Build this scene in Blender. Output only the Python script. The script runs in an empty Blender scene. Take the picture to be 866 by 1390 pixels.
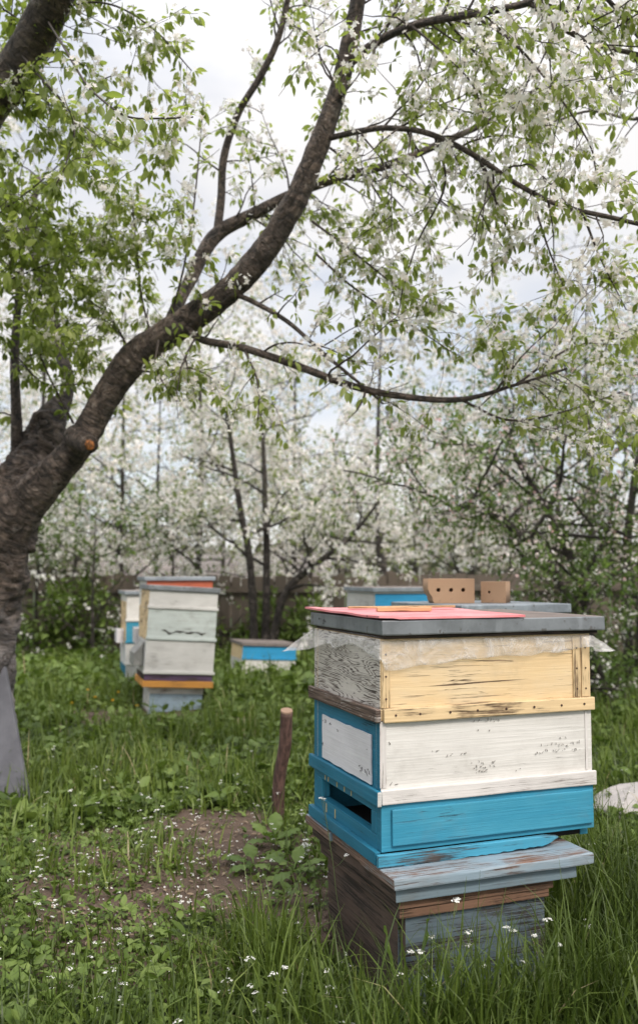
import bpy, bmesh, math, random
import numpy as np
from mathutils import Vector, Matrix, noise as mnoise
R = math.radians
scene = bpy.context.scene
COL = scene.collection

# ------------------------------------------------------------------ camera
F_PX, W_PX, H_PX, CAM_H = 1180.0, 866.0, 1390.0, 0.85
PITCH = math.atan((780 - H_PX / 2) / F_PX)
cam_d = bpy.data.cameras.new('camera')
cam = bpy.data.objects.new('camera', cam_d); COL.objects.link(cam)
cam.location = (0, 0, CAM_H); cam.rotation_euler = (math.pi / 2 + PITCH, 0, 0)
cam_d.sensor_fit = 'HORIZONTAL'; cam_d.sensor_width = 24.0
cam_d.lens = F_PX / W_PX * 24.0
cam_d.clip_start = 0.05; cam_d.clip_end = 3000
cam_d.dof.use_dof = True; cam_d.dof.focus_distance = 1.85; cam_d.dof.aperture_fstop = 4.0
scene.camera = cam
cp, sp = math.cos(PITCH), math.sin(PITCH)

def P(px, py, Y):
    """world point on the photo's sight line (px,py) at distance Y in front of the camera"""
    rx = (px - W_PX / 2) / F_PX; rz = (H_PX / 2 - py) / F_PX
    d = (rx, cp - rz * sp, sp + rz * cp)
    t = Y / d[1]
    return Vector((d[0] * t, Y, CAM_H + d[2] * t))

def PZ(px, py, z=0.0):
    rx = (px - W_PX / 2) / F_PX; rz = (H_PX / 2 - py) / F_PX
    d = (rx, cp - rz * sp, sp + rz * cp)
    t = (z - CAM_H) / d[2]
    return Vector((d[0] * t, d[1] * t, z))

# ------------------------------------------------------------------ tagging
def tag(o, label=None, cat=None, group=None, kind=None):
    if label: o['label'] = label
    if cat: o['category'] = cat
    if group: o['group'] = group
    if kind: o['kind'] = kind
    return o

def empty(name, loc=(0, 0, 0), rot=(0, 0, 0), label=None, cat=None, group=None):
    o = bpy.data.objects.new(name, None); COL.objects.link(o)
    o.location = loc; o.rotation_euler = rot; o.empty_display_size = 0.05
    return tag(o, label, cat, group)

# ------------------------------------------------------------------ mesh accumulation (numpy)
class Acc:
    def __init__(s):
        s.v, s.l, s.c, s.m, s.t, s.uv, s.n = [], [], [], [], [], [], 0
    def add(s, verts, faces_flat, counts, mat=0, tint=0.5, uv=None):
        verts = np.asarray(verts, dtype=np.float32).reshape(-1, 3)
        s.v.append(verts); s.l.append(np.asarray(faces_flat, dtype=np.int32) + s.n)
        counts = np.asarray(counts, dtype=np.int32); s.c.append(counts)
        s.m.append(np.full(len(counts), mat, dtype=np.int32))
        t = np.asarray(tint, dtype=np.float32)
        s.t.append(np.full(len(verts), float(t), dtype=np.float32) if t.ndim == 0 else t)
        s.uv.append(np.zeros((len(verts), 2), dtype=np.float32) if uv is None else np.asarray(uv, dtype=np.float32))
        s.n += len(verts)
    def inst(s, tv, tf, O, A, mat=0, tint=None):
        """copies of template tv/tf at origins O with frames A (rows = images of x,y,z axes)"""
        O = np.asarray(O, dtype=np.float32).reshape(-1, 3); N = len(O)
        if N == 0: return
        tv = np.asarray(tv, dtype=np.float32); k = len(tv)
        V = O[:, None, :] + np.einsum('kj,nji->nki', tv, np.asarray(A, dtype=np.float32))
        flat = np.array([i for f in tf for i in f], dtype=np.int32)
        cnt = np.array([len(f) for f in tf], dtype=np.int32)
        L = (flat[None, :] + (np.arange(N, dtype=np.int32) * k)[:, None]).ravel()
        t = 0.5 if tint is None else np.repeat(np.asarray(tint, dtype=np.float32), k)
        s.add(V.reshape(-1, 3), L, np.tile(cnt, N), mat, t)
    def build(s, name, mats, parent=None, smooth=True, loc=None):
        me = bpy.data.meshes.new(name)
        if s.n:
            v = np.concatenate(s.v); l = np.concatenate(s.l); c = np.concatenate(s.c)
            me.vertices.add(len(v)); me.vertices.foreach_set('co', v.ravel())
            me.loops.add(len(l)); me.loops.foreach_set('vertex_index', l)
            me.polygons.add(len(c))
            st = np.zeros(len(c), dtype=np.int32); st[1:] = np.cumsum(c)[:-1]
            me.polygons.foreach_set('loop_start', st)
            me.polygons.foreach_set('material_index', np.concatenate(s.m))
            me.polygons.foreach_set('use_smooth', np.full(len(c), smooth, dtype=bool))
            a = me.attributes.new('tint', 'FLOAT', 'POINT'); a.data.foreach_set('value', np.concatenate(s.t))
            uv = np.concatenate(s.uv)
            if np.any(uv):
                ul = me.uv_layers.new(name='UVMap'); ul.data.foreach_set('uv', uv[l].ravel())
            me.update(calc_edges=True)
        for m in (mats if isinstance(mats, (list, tuple)) else [mats]): me.materials.append(m)
        o = bpy.data.objects.new(name, me); COL.objects.link(o)
        if parent: o.parent = parent
        if loc is not None: o.location = loc
        return o

def unit(a):
    a = np.asarray(a, dtype=np.float32)
    return a / np.maximum(np.linalg.norm(a, axis=-1, keepdims=True), 1e-6)

def frames(d, rng, scale, twist=None, up=None):
    """frames whose y axis follows d; z axis as near 'up' as possible (or random)"""
    d = unit(d); N = len(d)
    ref = rng.normal(size=(N, 3)) if up is None else np.asarray(up, dtype=np.float32) + rng.normal(size=(N, 3)) * 0.35
    x = unit(np.cross(d, ref)); z = np.cross(x, d)
    A = np.stack([x, d, z], axis=1)
    return A * np.asarray(scale, dtype=np.float32).reshape(N, 1, 1)

def catmull(pts, n=6):
    pts = [np.array(p, dtype=float) for p in pts]
    q = [2 * pts[0] - pts[1]] + pts + [2 * pts[-1] - pts[-2]]
    out = []
    for i in range(1, len(q) - 2):
        for k in range(n):
            t = k / n
            out.append(0.5 * ((2 * q[i]) + (-q[i - 1] + q[i + 1]) * t + (2 * q[i - 1] - 5 * q[i] + 4 * q[i + 1] - q[i + 2]) * t * t
                              + (-q[i - 1] + 3 * q[i] - 3 * q[i + 1] + q[i + 2]) * t ** 3))
    out.append(q[-2]); return np.array(out)

def tube(acc, pts, rad, sides=6, mat=0, tint=0.5, rough=0.0, seed=0, cap=True):
    pts = np.asarray(pts, dtype=float); n = len(pts)
    if n < 2: return
    rad = np.asarray(rad, dtype=float) * np.ones(n)
    T = np.gradient(pts, axis=0); T /= np.maximum(np.linalg.norm(T, axis=1, keepdims=True), 1e-9)
    ref = np.array([0.0, 1, 0]) if abs(T[0][1]) < 0.9 else np.array([1.0, 0, 0])
    N0 = np.cross(T[0], ref); N0 /= np.linalg.norm(N0)
    ang = np.linspace(0, 2 * math.pi, sides, endpoint=False)
    V = np.zeros((n, sides, 3)); UV = np.zeros((n, sides, 2))
    L = np.concatenate([[0], np.cumsum(np.linalg.norm(np.diff(pts, axis=0), axis=1))])
    for i in range(n):
        N0 = N0 - T[i] * np.dot(N0, T[i]); N0 /= max(np.linalg.norm(N0), 1e-9)
        B = np.cross(T[i], N0)
        r = rad[i] * np.ones(sides)
        if rough:
            for k in range(sides):
                p = (math.cos(ang[k]) * rad[i] * 9, math.sin(ang[k]) * rad[i] * 9 + seed, L[i] * 7); p3 = (math.cos(ang[k]) * rad[i] * 75, math.sin(ang[k]) * rad[i] * 75 + seed, L[i] * 48)
                p2 = (math.cos(ang[k]) * rad[i] * 34, math.sin(ang[k]) * rad[i] * 34 + seed, L[i] * 30)
                r[k] *= 1 + rough * (mnoise.noise(p) * 1.0 + 0.55 * mnoise.noise(p2) + (0.45 * abs(mnoise.noise(p3)) - .1 if sides > 28 else 0))
        V[i] = pts[i] + np.outer(np.cos(ang) * r, N0) + np.outer(np.sin(ang) * r, B)
        UV[i, :, 0] = ang; UV[i, :, 1] = L[i] + 0.001
    idx = np.arange(n * sides).reshape(n, sides)
    a = idx[:-1]; b = idx[1:]
    F = np.stack([a, np.roll(a, -1, 1), np.roll(b, -1, 1), b], axis=-1).reshape(-1)
    cnt = np.full((n - 1) * sides, 4)
    if cap:
        F = np.concatenate([F, idx[0][::-1], idx[-1]]); cnt = np.concatenate([cnt, [sides, sides]])
    acc.add(V.reshape(-1, 3), F, cnt, mat, tint, UV.reshape(-1, 2))

# ------------------------------------------------------------------ material helpers
class NT:
    def __init__(s, name):
        s.m = bpy.data.materials.new(name); s.m.use_nodes = True; s.t = s.m.node_tree; s.t.nodes.clear()
        s.out = s.t.nodes.new('ShaderNodeOutputMaterial')
    def n(s, typ, props=None, **inp):
        nd = s.t.nodes.new(typ)
        for k, v in (props or {}).items(): setattr(nd, k, v)
        for k, v in inp.items(): s.set(nd, k.replace('_', ' '), v)
        return nd
    def set(s, nd, key, v):
        sock = nd.inputs[int(key[1:])] if key[0] == 'i' and key[1:].isdigit() else nd.inputs[key]
        if isinstance(v, bpy.types.NodeSocket): s.t.links.new(v, sock)
        elif isinstance(v, (tuple, list)) and len(v) == 3 and sock.type == 'RGBA': sock.default_value = (*v, 1)
        else: sock.default_value = v
    def math(s, op, a, b=0.0, clamp=False):
        nd = s.n('ShaderNodeMath', {'operation': op, 'use_clamp': clamp}); s.set(nd, 'i0', a); s.set(nd, 'i1', b)
        return nd.outputs[0]
    def mix(s, f, a, b, mode='MIX'):
        nd = s.n('ShaderNodeMixRGB', {'blend_type': mode}); s.set(nd, 'i0', f); s.set(nd, 'i1', a); s.set(nd, 'i2', b)
        return nd.outputs[0]
    def noise(s, vec, scale=5, detail=4, rough=0.5, dist=0.0):
        return s.n('ShaderNodeTexNoise', Vector=vec, Scale=scale, Detail=detail, Roughness=rough, Distortion=dist).outputs['Fac']
    def mapping(s, vec, sc=(1, 1, 1), loc=(0, 0, 0)):
        return s.n('ShaderNodeMapping', Vector=vec, Scale=Vector(sc), Location=Vector(loc)).outputs[0]
    def step(s, v, lo, hi, a=0.0, b=1.0):
        return s.n('ShaderNodeMapRange', {'interpolation_type': 'SMOOTHSTEP'}, Value=v, From_Min=lo, From_Max=hi, To_Min=a, To_Max=b).outputs[0]
    def uv(s): return s.n('ShaderNodeTexCoord').outputs['UV']
    def obj(s): return s.n('ShaderNodeTexCoord').outputs['Object']
    def bump(s, h, strength=0.5, dist=0.002):
        return s.n('ShaderNodeBump', Height=h, Strength=strength, Distance=dist).outputs[0]
    def pbr(s, color, rough=0.8, normal=None, **kw):
        p = s.n('ShaderNodeBsdfPrincipled', Base_Color=color, Roughness=rough)
        if normal is not None: s.set(p, 'Normal', normal)
        for k, v in kw.items(): s.set(p, k.replace('_', ' '), v)
        return p.outputs[0]
    def done(s, sh): s.t.links.new(sh, s.out.inputs['Surface']); return s.m

def painted(name, paint, wood, wear=0.35, seed=0.0, contour=0.0, crack=0.35, dirt=0.25, rough=0.55, soft=0.05, paint2=None, vlines=0.0):
    """oil paint on weathered planks; UV in metres, u along the grain"""
    g = NT(name); uv = g.uv()
    m = g.mapping(uv, (1, 1, 1), (seed * 3.1, seed * 1.7, 0))
    fine = g.noise(g.mapping(m, (7, 260, 1)), 1, 5, 0.65, 0.4)
    mid = g.noise(g.mapping(m, (3, 115, 1)), 1, 5, 0.62, 0.35)
    big = g.noise(g.mapping(m, (6, 14, 1)), 1, 4, 0.6)
    warp = g.noise(g.mapping(m, (2.6, 11, 1)), 1, 2, 0.5, 0.5)
    sep = g.n('ShaderNodeSeparateXYZ', Vector=m).outputs
    ph = g.math('ADD', g.math('MULTIPLY', sep[1], 760.0), g.math('MULTIPLY', g.math('ADD', warp, g.math('MULTIPLY', mid, .16)), 165.0))
    ring = g.math('POWER', g.math('ADD', g.math('MULTIPLY', g.math('SINE', ph), 0.5), 0.5), 2.0)
    # wear: combination
    wsum = g.math('ADD', g.math('MULTIPLY', fine, 0.45), g.math('MULTIPLY', big, 0.55))
    if contour: wsum = g.math('ADD', g.math('MULTIPLY', wsum, 1 - contour), g.math('MULTIPLY', g.math('MULTIPLY', ring, g.step(big, 0.3, 0.6, 0.55, 1.15)), contour))
    thr = 0.5 + (0.5 - wear) * 0.42
    mask = g.step(wsum, thr - soft, thr + soft)
    # long cracks along the grain
    ck = g.step(mid, 0.66 - 0.12 * crack, 0.70 - 0.12 * crack)
    ck = g.math('MULTIPLY', ck, g.step(g.noise(g.mapping(m, (3, 9, 1), (5, 5, 0)), 1, 3), 0.42, 0.6))
    mask = g.math('MAXIMUM', mask, g.math('MULTIPLY', ck, min(1, crack * 2)))
    if vlines:
        vl = g.noise(g.mapping(m, (240, 3, 1)), 1, 3); mask = g.math('MAXIMUM', mask, g.step(vl, 0.68, 0.72, 0, vlines))
    p2 = paint2 or tuple(c * 0.86 for c in paint)
    pc = g.mix(g.step(big, 0.35, 0.7), paint, p2)
    pc = g.mix(g.math('MULTIPLY', g.step(fine, 0.45, 0.7), 0.35), pc, tuple(c * 0.72 for c in paint))
    pc = g.mix(g.step(g.noise(g.mapping(m, (2.2, 150, 1), (9, 1, 0)), 1, 4, .6), 0.52, 0.72, 0, 0.45), pc, tuple(min(.9, c * 1.3 + .03) for c in paint))
    dn = g.step(g.noise(g.mapping(m, (9, 9, 1), (2, 7, 0)), 1, 5, 0.65), 0.5, 0.78, 0, dirt)
    pc = g.mix(dn, pc, (0.16, 0.13, 0.10))
    wc = g.mix(g.step(fine, .35, .65), tuple(min(1, c * 1.9) for c in wood), tuple(c * 0.5 for c in wood))
    col = g.mix(mask, pc, wc)
    h = g.math('ADD', g.math('MULTIPLY', mask, -1.0), g.math('MULTIPLY', fine, 0.5))
    h = g.math('ADD', h, g.math('MULTIPLY', mid, 0.6))
    return g.done(g.pbr(col, g.mix(mask, (rough,) * 3, (0.9,) * 3), g.bump(h, 0.7, 0.0016), Specular_IOR_Level=0.35))

def zinc(name, base=(0.26, 0.28, 0.30), seed=0.0, stain=(0.10, 0.09, 0.08), metal=0.55, rough=0.5):
    g = NT(name); o = g.mapping(g.obj(), (1, 1, 1), (seed, seed, seed))
    a = g.noise(o, 9, 6, 0.65); b = g.noise(g.mapping(o, (30, 30, 8)), 1, 4); c = g.noise(o, 60, 3)
    col = g.mix(g.step(a, 0.35, 0.7), base, tuple(x * 0.62 for x in base))
    col = g.mix(g.step(b, 0.55, 0.75, 0, 0.5), col, tuple(min(1, x * 1.35) for x in base))
    col = g.mix(g.step(c, 0.62, 0.7, 0, 0.65), col, stain)
    r = g.math('ADD', g.math('MULTIPLY', a, 0.3), rough - 0.12)
    return g.done(g.pbr(col, r, g.bump(a, 0.25, 0.004), Metallic=metal))

def plain(name, c, rough=0.8, var=0.25, scale=12, **kw):
    g = NT(name); a = g.noise(g.obj(), scale, 5, 0.6)
    return g.done(g.pbr(g.mix(a, c, tuple(x * (1 - var) for x in c)), rough, g.bump(a, 0.3, 0.003), **kw))

def leafmat(name, stops, trans=0.35, rough=0.5, veins=False):
    """foliage: colour by per-leaf tint, partly translucent"""
    g = NT(name); at = g.n('ShaderNodeAttribute', {'attribute_name': 'tint'}).outputs['Fac']
    r = g.n('ShaderNodeValToRGB', Fac=at); e = r.color_ramp.elements
    e[0].position = stops[0][0]; e[0].color = (*stops[0][1], 1)
    e[1].position = stops[-1][0]; e[1].color = (*stops[-1][1], 1)
    for p, c in stops[1:-1]:
        k = e.new(p); k.color = (*c, 1)
    c = r.outputs[0]
    d = g.n('ShaderNodeBsdfPrincipled', Base_Color=c, Roughness=rough, Specular_IOR_Level=0.3).outputs[0]
    t = g.n('ShaderNodeBsdfTranslucent', Color=g.mix(1.0, c, (1.15, 1.2, 0.75) if not veins else (1, 1, 1), 'MULTIPLY')).outputs[0]
    mx = g.n('ShaderNodeMixShader', Fac=trans); g.t.links.new(d, mx.inputs[1]); g.t.links.new(t, mx.inputs[2])
    return g.done(mx.outputs[0])

def bark(name, dark=(0.035, 0.028, 0.024), light=(0.13, 0.10, 0.085), moss=0.0, white=None):
    g = NT(name); uv = g.uv(); ob = g.obj()
    band = g.noise(g.mapping(uv, (0.7, 62, 1)), 1, 6, 0.75, 0.35)         # lenticel bands run round the limb
    plate = g.noise(ob, 16, 6, 0.7, 0.5)
    crack = g.noise(g.mapping(uv, (1.1, 15, 1)), 1, 6, 0.72, 1.4)
    big = g.noise(ob, 2.2, 3, 0.5)
    f = g.math('ADD', g.math('MULTIPLY', band, 0.55), g.math('MULTIPLY', plate, 0.45))
    col = g.mix(g.step(f, 0.40, 0.62), dark, light); lich = g.noise(ob, 42, 5, 0.75)
    col = g.mix(g.step(lich, 0.66, 0.72, 0, 0.7), col, (0.30, 0.30, 0.26))
    col = g.mix(g.step(plate, 0.56, 0.66, 0, 0.75), col, (0.30, 0.26, 0.235))
    col = g.mix(g.step(crack, 0.38, 0.44, 0.9, 0.0), col, tuple(c * 0.35 for c in dark))
    if moss: col = g.mix(g.math('MULTIPLY', g.step(big, 0.5, 0.7), moss), col, (0.06, 0.065, 0.03))
    if white:
        z = g.n('ShaderNodeSeparateXYZ', Vector=g.n('ShaderNodeNewGeometry').outputs['Position']).outputs[2]
        lim = g.math('ADD', z, g.math('MULTIPLY', plate, 0.5))
        m = g.math('MULTIPLY', g.step(lim, white + 0.22, white - 0.12), g.step(crack, 0.36, 0.55, 0.25, 0.8))
        col = g.mix(m, col, (0.27, 0.25, 0.255))
    h = g.math('ADD', g.math('MULTIPLY', g.step(crack, 0.34, 0.56), 1.6), g.math('ADD', band, g.math('MULTIPLY', plate, 0.8)))
    return g.done(g.pbr(col, 0.58, g.bump(h, 1.0, 0.014), Specular_IOR_Level=0.45))

# ------------------------------------------------------------------ wooden board with metre UVs
def board_bm(bm, x0, x1, y0, y1, z0, z1, bev=0.0015, jit=0.0, rng=random, tilt=None, mi=None):
    b = bmesh.new()
    bmesh.ops.create_cube(b, size=1)
    for v in b.verts:
        v.co = Vector(((x0 + x1) / 2 + v.co.x * (x1 - x0), (y0 + y1) / 2 + v.co.y * (y1 - y0), (z0 + z1) / 2 + v.co.z * (z1 - z0)))
    if bev: bmesh.ops.bevel(b, geom=b.edges[:], offset=min(bev, 0.3 * min(x1 - x0, y1 - y0, z1 - z0)), segments=2, affect='EDGES', profile=0.6)
    if jit:
        L = max(x1 - x0, y1 - y0)
        ax = 0 if (x1 - x0) >= (y1 - y0) else 1
        lo = x0 if ax == 0 else y0
        for k in range(1, 14):
            c = Vector((0, 0, 0)); c[ax] = lo + L * k / 14; nrm = Vector((0, 0, 0)); nrm[ax] = 1
            bmesh.ops.bisect_plane(b, geom=b.verts[:] + b.edges[:] + b.faces[:], plane_co=c, plane_no=nrm)
        s = rng.random() * 50
        for v in b.verts:
            n = mnoise.noise_vector((v.co.x * 11 + s, v.co.y * 11, v.co.z * 30)) * jit
            v.co += n
    b.normal_update()
    uvl = b.loops.layers.uv.new('UVMap')
    ou, ov = rng.random() * 3, rng.random() * 3
    sx, sy, sz = x1 - x0, y1 - y0, z1 - z0
    vert = sz > max(sx, sy)
    for f in b.faces:
        n = f.normal; a = [abs(n.x), abs(n.y), abs(n.z)]; k = a.index(max(a))
        for lp in f.loops:
            c = lp.vert.co
            u, v = ((c.y, c.z), (c.x, c.z), (c.x, c.y))[k]
            if k == 2 and sy > sx: u, v = v, u
            if vert and k != 2: u, v = v, u
            lp[uvl].uv = (u + ou + 0.01, v + ov + 0.01)
        if mi:
            key = ('+x' if n.x > 0 else '-x') if k == 0 else (('+y' if n.y > 0 else '-y') if k == 1 else ('+z' if n.z > 0 else '-z'))
            f.material_index = mi.get(key, 0)
    tmp = bpy.data.meshes.new('tmp'); b.to_mesh(tmp); b.free(); bm.from_mesh(tmp); bpy.data.meshes.remove(tmp)

def finish(name, bm, mats, parent=None, smooth=False):
    me = bpy.data.meshes.new(name); bm.to_mesh(me); bm.free()
    for m in (mats if isinstance(mats, (list, tuple)) else [mats]): me.materials.append(m)
    if smooth: me.polygons.foreach_set('use_smooth', np.full(len(me.polygons), True))
    o = bpy.data.objects.new(name, me); COL.objects.link(o)
    if parent: o.parent = parent
    return o

def absorb(parent, child):
    """marks on a surface belong to that surface's own mesh"""
    bm = bmesh.new(); bm.from_mesh(parent.data); n = len(bm.faces); bm.from_mesh(child.data); bm.faces.ensure_lookup_table()
    k = len(parent.data.materials)
    for f in bm.faces[n:]: f.material_index = k
    parent.data.materials.append(child.data.materials[0]); bm.to_mesh(parent.data); bm.free()
    bpy.data.objects.remove(child)
    return parent

def board(name, ext, mats, parent=None, **kw):
    bm = bmesh.new(); board_bm(bm, *ext, **kw); return finish(name, bm, mats, parent)
# ------------------------------------------------------------------ paints
rnd = random.Random(7)
YEL = (0.72, 0.50, 0.22); WHT = (0.70, 0.68, 0.65); BLU = (0.035, 0.25, 0.42); DKW = (0.10, 0.075, 0.06)
m_yellow = painted('yellow_paint', (0.72, 0.53, 0.30), (0.13, 0.085, 0.055), 0.20, 1.0, 0.05, 0.55, 0.25, paint2=(0.72, 0.57, 0.37))
m_yellow_rail = painted('yellow_rail_paint', (0.70, 0.52, 0.30), (0.13, 0.08, 0.05), 0.36, 2.0, 0, 0.2, 0.3)
m_grain = painted('bare_weathered_paint', (0.58, 0.54, 0.49), (0.125, 0.105, 0.09), 0.44, 3.3, 0.33, 0.4, 0.3, soft=0.045)
m_grain_rail = painted('flaking_rail_paint', (0.40, 0.36, 0.33), (0.10, 0.07, 0.055), 0.72, 4.1, 0.1, 0.3, 0.4)
m_white = painted('white_paint', WHT, (0.34, 0.30, 0.27), 0.12, 5.0, 0, 0.12, 0.30, paint2=(0.62, 0.60, 0.57))
m_white_old = painted('old_white_paint', (0.60, 0.59, 0.57), (0.20, 0.17, 0.14), 0.20, 6.0, 0, 0.3, 0.25)
m_white_flk = painted('flaking_white_paint', (0.66, 0.63, 0.61), (0.22, 0.14, 0.11), 0.26, 6.5, 0, 0.2, 0.25)
m_mint = painted('pale_mint_paint', (0.52, 0.57, 0.55), (0.22, 0.19, 0.16), 0.26, 7.0, 0, 0.3, 0.3)
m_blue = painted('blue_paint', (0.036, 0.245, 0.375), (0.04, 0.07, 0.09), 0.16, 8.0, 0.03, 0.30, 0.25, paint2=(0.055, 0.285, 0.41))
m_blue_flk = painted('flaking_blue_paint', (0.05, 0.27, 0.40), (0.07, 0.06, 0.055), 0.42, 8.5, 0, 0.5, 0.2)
m_blue_side_shaded = painted('shaded_side_blue_paint', (0.016, 0.155, 0.25), (0.04, 0.06, 0.07), 0.18, 9.0, 0, 0.15, 0.12)  # teal of the left faces, darkened so their shade is partly in the colour
m_red = painted('red_paint', (0.50, 0.13, 0.07), (0.15, 0.08, 0.06), 0.2, 10.0, 0, 0.2, 0.2)
m_orange = painted('orange_paint', (0.58, 0.27, 0.06), (0.16, 0.09, 0.05), 0.25, 11.0, 0, 0.2, 0.2)
m_purple = painted('purple_paint', (0.11, 0.065, 0.13), (0.07, 0.05, 0.05), 0.35, 12.0, 0, 0.2, 0.3)
m_sky = painted('pale_blue_paint', (0.33, 0.43, 0.52), (0.14, 0.12, 0.11), 0.32, 13.0, 0, 0.3, 0.35)
m_slab = painted('grey_blue_paint', (0.22, 0.29, 0.345), (0.15, 0.085, 0.06), 0.36, 14.0, 0, 0.35, 0.35, paint2=(0.29, 0.33, 0.36), rough=0.4)
m_slab2 = painted('grey_blue_edge_paint', (0.17, 0.23, 0.27), (0.09, 0.06, 0.05), 0.25, 15.0, 0, 0.3, 0.35)
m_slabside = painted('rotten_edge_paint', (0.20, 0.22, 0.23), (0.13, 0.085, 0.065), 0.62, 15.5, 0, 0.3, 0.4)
m_brown = painted('brown_boards', (0.17, 0.095, 0.06), (0.07, 0.045, 0.03), 0.42, 16.0, 0, 0.5, 0.3, rough=0.85)
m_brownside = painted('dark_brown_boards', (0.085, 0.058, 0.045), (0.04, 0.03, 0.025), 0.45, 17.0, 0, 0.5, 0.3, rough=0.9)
m_rawwood = painted('raw_wood', (0.55, 0.36, 0.19), (0.25, 0.15, 0.08), 0.35, 18.0, 0, 0.2, 0.1, rough=0.8)
m_darkwood = painted('old_dark_wood', (0.085, 0.062, 0.055), (0.03, 0.025, 0.02), 0.5, 19.0, 0, 0.4, 0.2, rough=0.9)
m_zinc = zinc('zinc_sheet'); m_zinc2 = zinc('pale_zinc_sheet', (0.33, 0.37, 0.41), 4.0)
m_zincbrown = zinc('weathered_lid_top', (0.20, 0.165, 0.15), 9.0, (0.07, 0.05, 0.045), 0.1, 0.7)
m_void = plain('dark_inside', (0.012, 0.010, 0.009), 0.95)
m_nail = plain('rusty_nail', (0.07, 0.035, 0.025), 0.6)
m_label = painted('label_sheet', (0.74, 0.72, 0.76), (0.30, 0.28, 0.30), 0.02, 20.0, 0, 0.02, 0.10, rough=0.35)
m_ink = plain('dark_ink', (0.06, 0.055, 0.055), 0.7)
m_faint = plain('faded_ink', (0.22, 0.20, 0.18), 0.8)
m_pink = NT('pink_sheet')
_a = m_pink.noise(m_pink.obj(), 7, 5, 0.6); _b = m_pink.noise(m_pink.obj(), 70, 2)
_c = m_pink.mix(m_pink.step(_a, 0.35, 0.7), (0.70, 0.20, 0.22), (0.80, 0.34, 0.36))
_c = m_pink.mix(m_pink.step(_b, 0.70, 0.74, 0, 0.8), _c, (0.10, 0.03, 0.03))
m_pink = m_pink.done(m_pink.pbr(_c, 0.45, m_pink.bump(_a, 0.3, 0.003)))

YAW = R(20.3)
U = Vector((math.cos(YAW), math.sin(YAW), 0)); V3 = Vector((-math.sin(YAW), math.cos(YAW), 0))
C0 = Vector((0.0695 * 1.79, 1.79, 0))            # near bottom corner of the front hive's body
HW, HD = 0.515, 0.392

def nails(parent, pts, r=0.0028, axis='y', mat=None):
    bm = bmesh.new()
    for p in pts:
        m = Matrix.Translation(p) @ (Matrix.Rotation(R(90), 4, 'X') if axis == 'y' else Matrix.Rotation(R(90), 4, 'Y'))
        bmesh.ops.create_cone(bm, cap_ends=True, segments=8, radius1=r, radius2=r * 0.8, depth=0.0016, matrix=m)
    return absorb(parent, finish('nail_heads', bm, mat or m_nail))

def scribble(name, parent, o, du, dv, dn, rows, mat, seed=0, h=0.006, w=0.0006, dens=1.0):
    """short worn pen strokes: rows = [(u, v, length)] on a face with axes du, dv, normal dn"""
    r = random.Random(seed); acc = Acc()
    for (u, v, L) in rows:
        x = u
        while x < u + L:
            if r.random() < dens:
                for _ in range(r.choice((1, 2))):
                    a = Vector((x + r.uniform(-.001, .002), v + r.uniform(-h * .4, h * .3), 0)); ang = r.uniform(-0.5, 2.2); l = h * r.uniform(.2, .8)
                    b = a + Vector((math.cos(ang), math.sin(ang), 0)) * l
                    n2 = Vector((-math.sin(ang), math.cos(ang), 0)) * w * r.uniform(.6, 1.3)
                    q = [a - n2, b - n2 * .6, b + n2 * .6, a + n2]
                    base = [o + du * p.x + dv * p.y for p in q]
                    vs = [p + dn * 0.0012 for p in base] + [p + dn * 0.0004 for p in base]
                    acc.add([tuple(p) for p in vs], [0, 1, 2, 3, 7, 6, 5, 4, 0, 4, 5, 1, 1, 5, 6, 2, 2, 6, 7, 3, 3, 7, 4, 0], [4] * 6)
            x += h * r.uniform(.55, 1.1)
    return absorb(parent, acc.build(name, mat, None, smooth=False))

def box_walls(name, parent, W, D, z0, z1, mats, th=0.022, mi=None, jit=0.0006):
    """a hollow hive box of four boards; mats [front, left, rest]"""
    bm = bmesh.new()
    board_bm(bm, 0, W, 0, th, z0, z1, jit=jit, rng=rnd, mi={'-y': 0, '-x': 1, '+x': 2})
    board_bm(bm, 0, W, D - th, D, z0, z1, jit=jit, rng=rnd, mi={'+y': 2, '-x': 1, '+x': 2, '-y': 2})
    board_bm(bm, 0.0005, th, th + .0005, D - th - .0005, z0, z1, jit=jit, rng=rnd, mi={'-x': 1, '+x': 2})
    board_bm(bm, W - th, W - .0005, th + .0005, D - th - .0005, z0, z1, jit=jit, rng=rnd, mi={'+x': 2, '-x': 2})
    return finish(name, bm, mats, parent)

def lid(parent, x0, x1, y0, y1, z0, z1, top=None, side=None, rim=None, rimh=0.010):
    bm = bmesh.new(); board_bm(bm, x0, x1, y0, y1, z0, z1, bev=0.003, jit=0.0012, rng=rnd, mi={'+z': 1})
    l = finish('lid', bm, [side or m_zinc, top or m_zincbrown], parent)
    if rim:
        bm = bmesh.new(); board_bm(bm, x0 + .012, x1 - .012, y0 + .012, y1 - .012, z0 - rimh, z0 - 0.0006, bev=.001, rng=rnd)
        finish('lid_rim', bm, rim, l)
    return l

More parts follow.
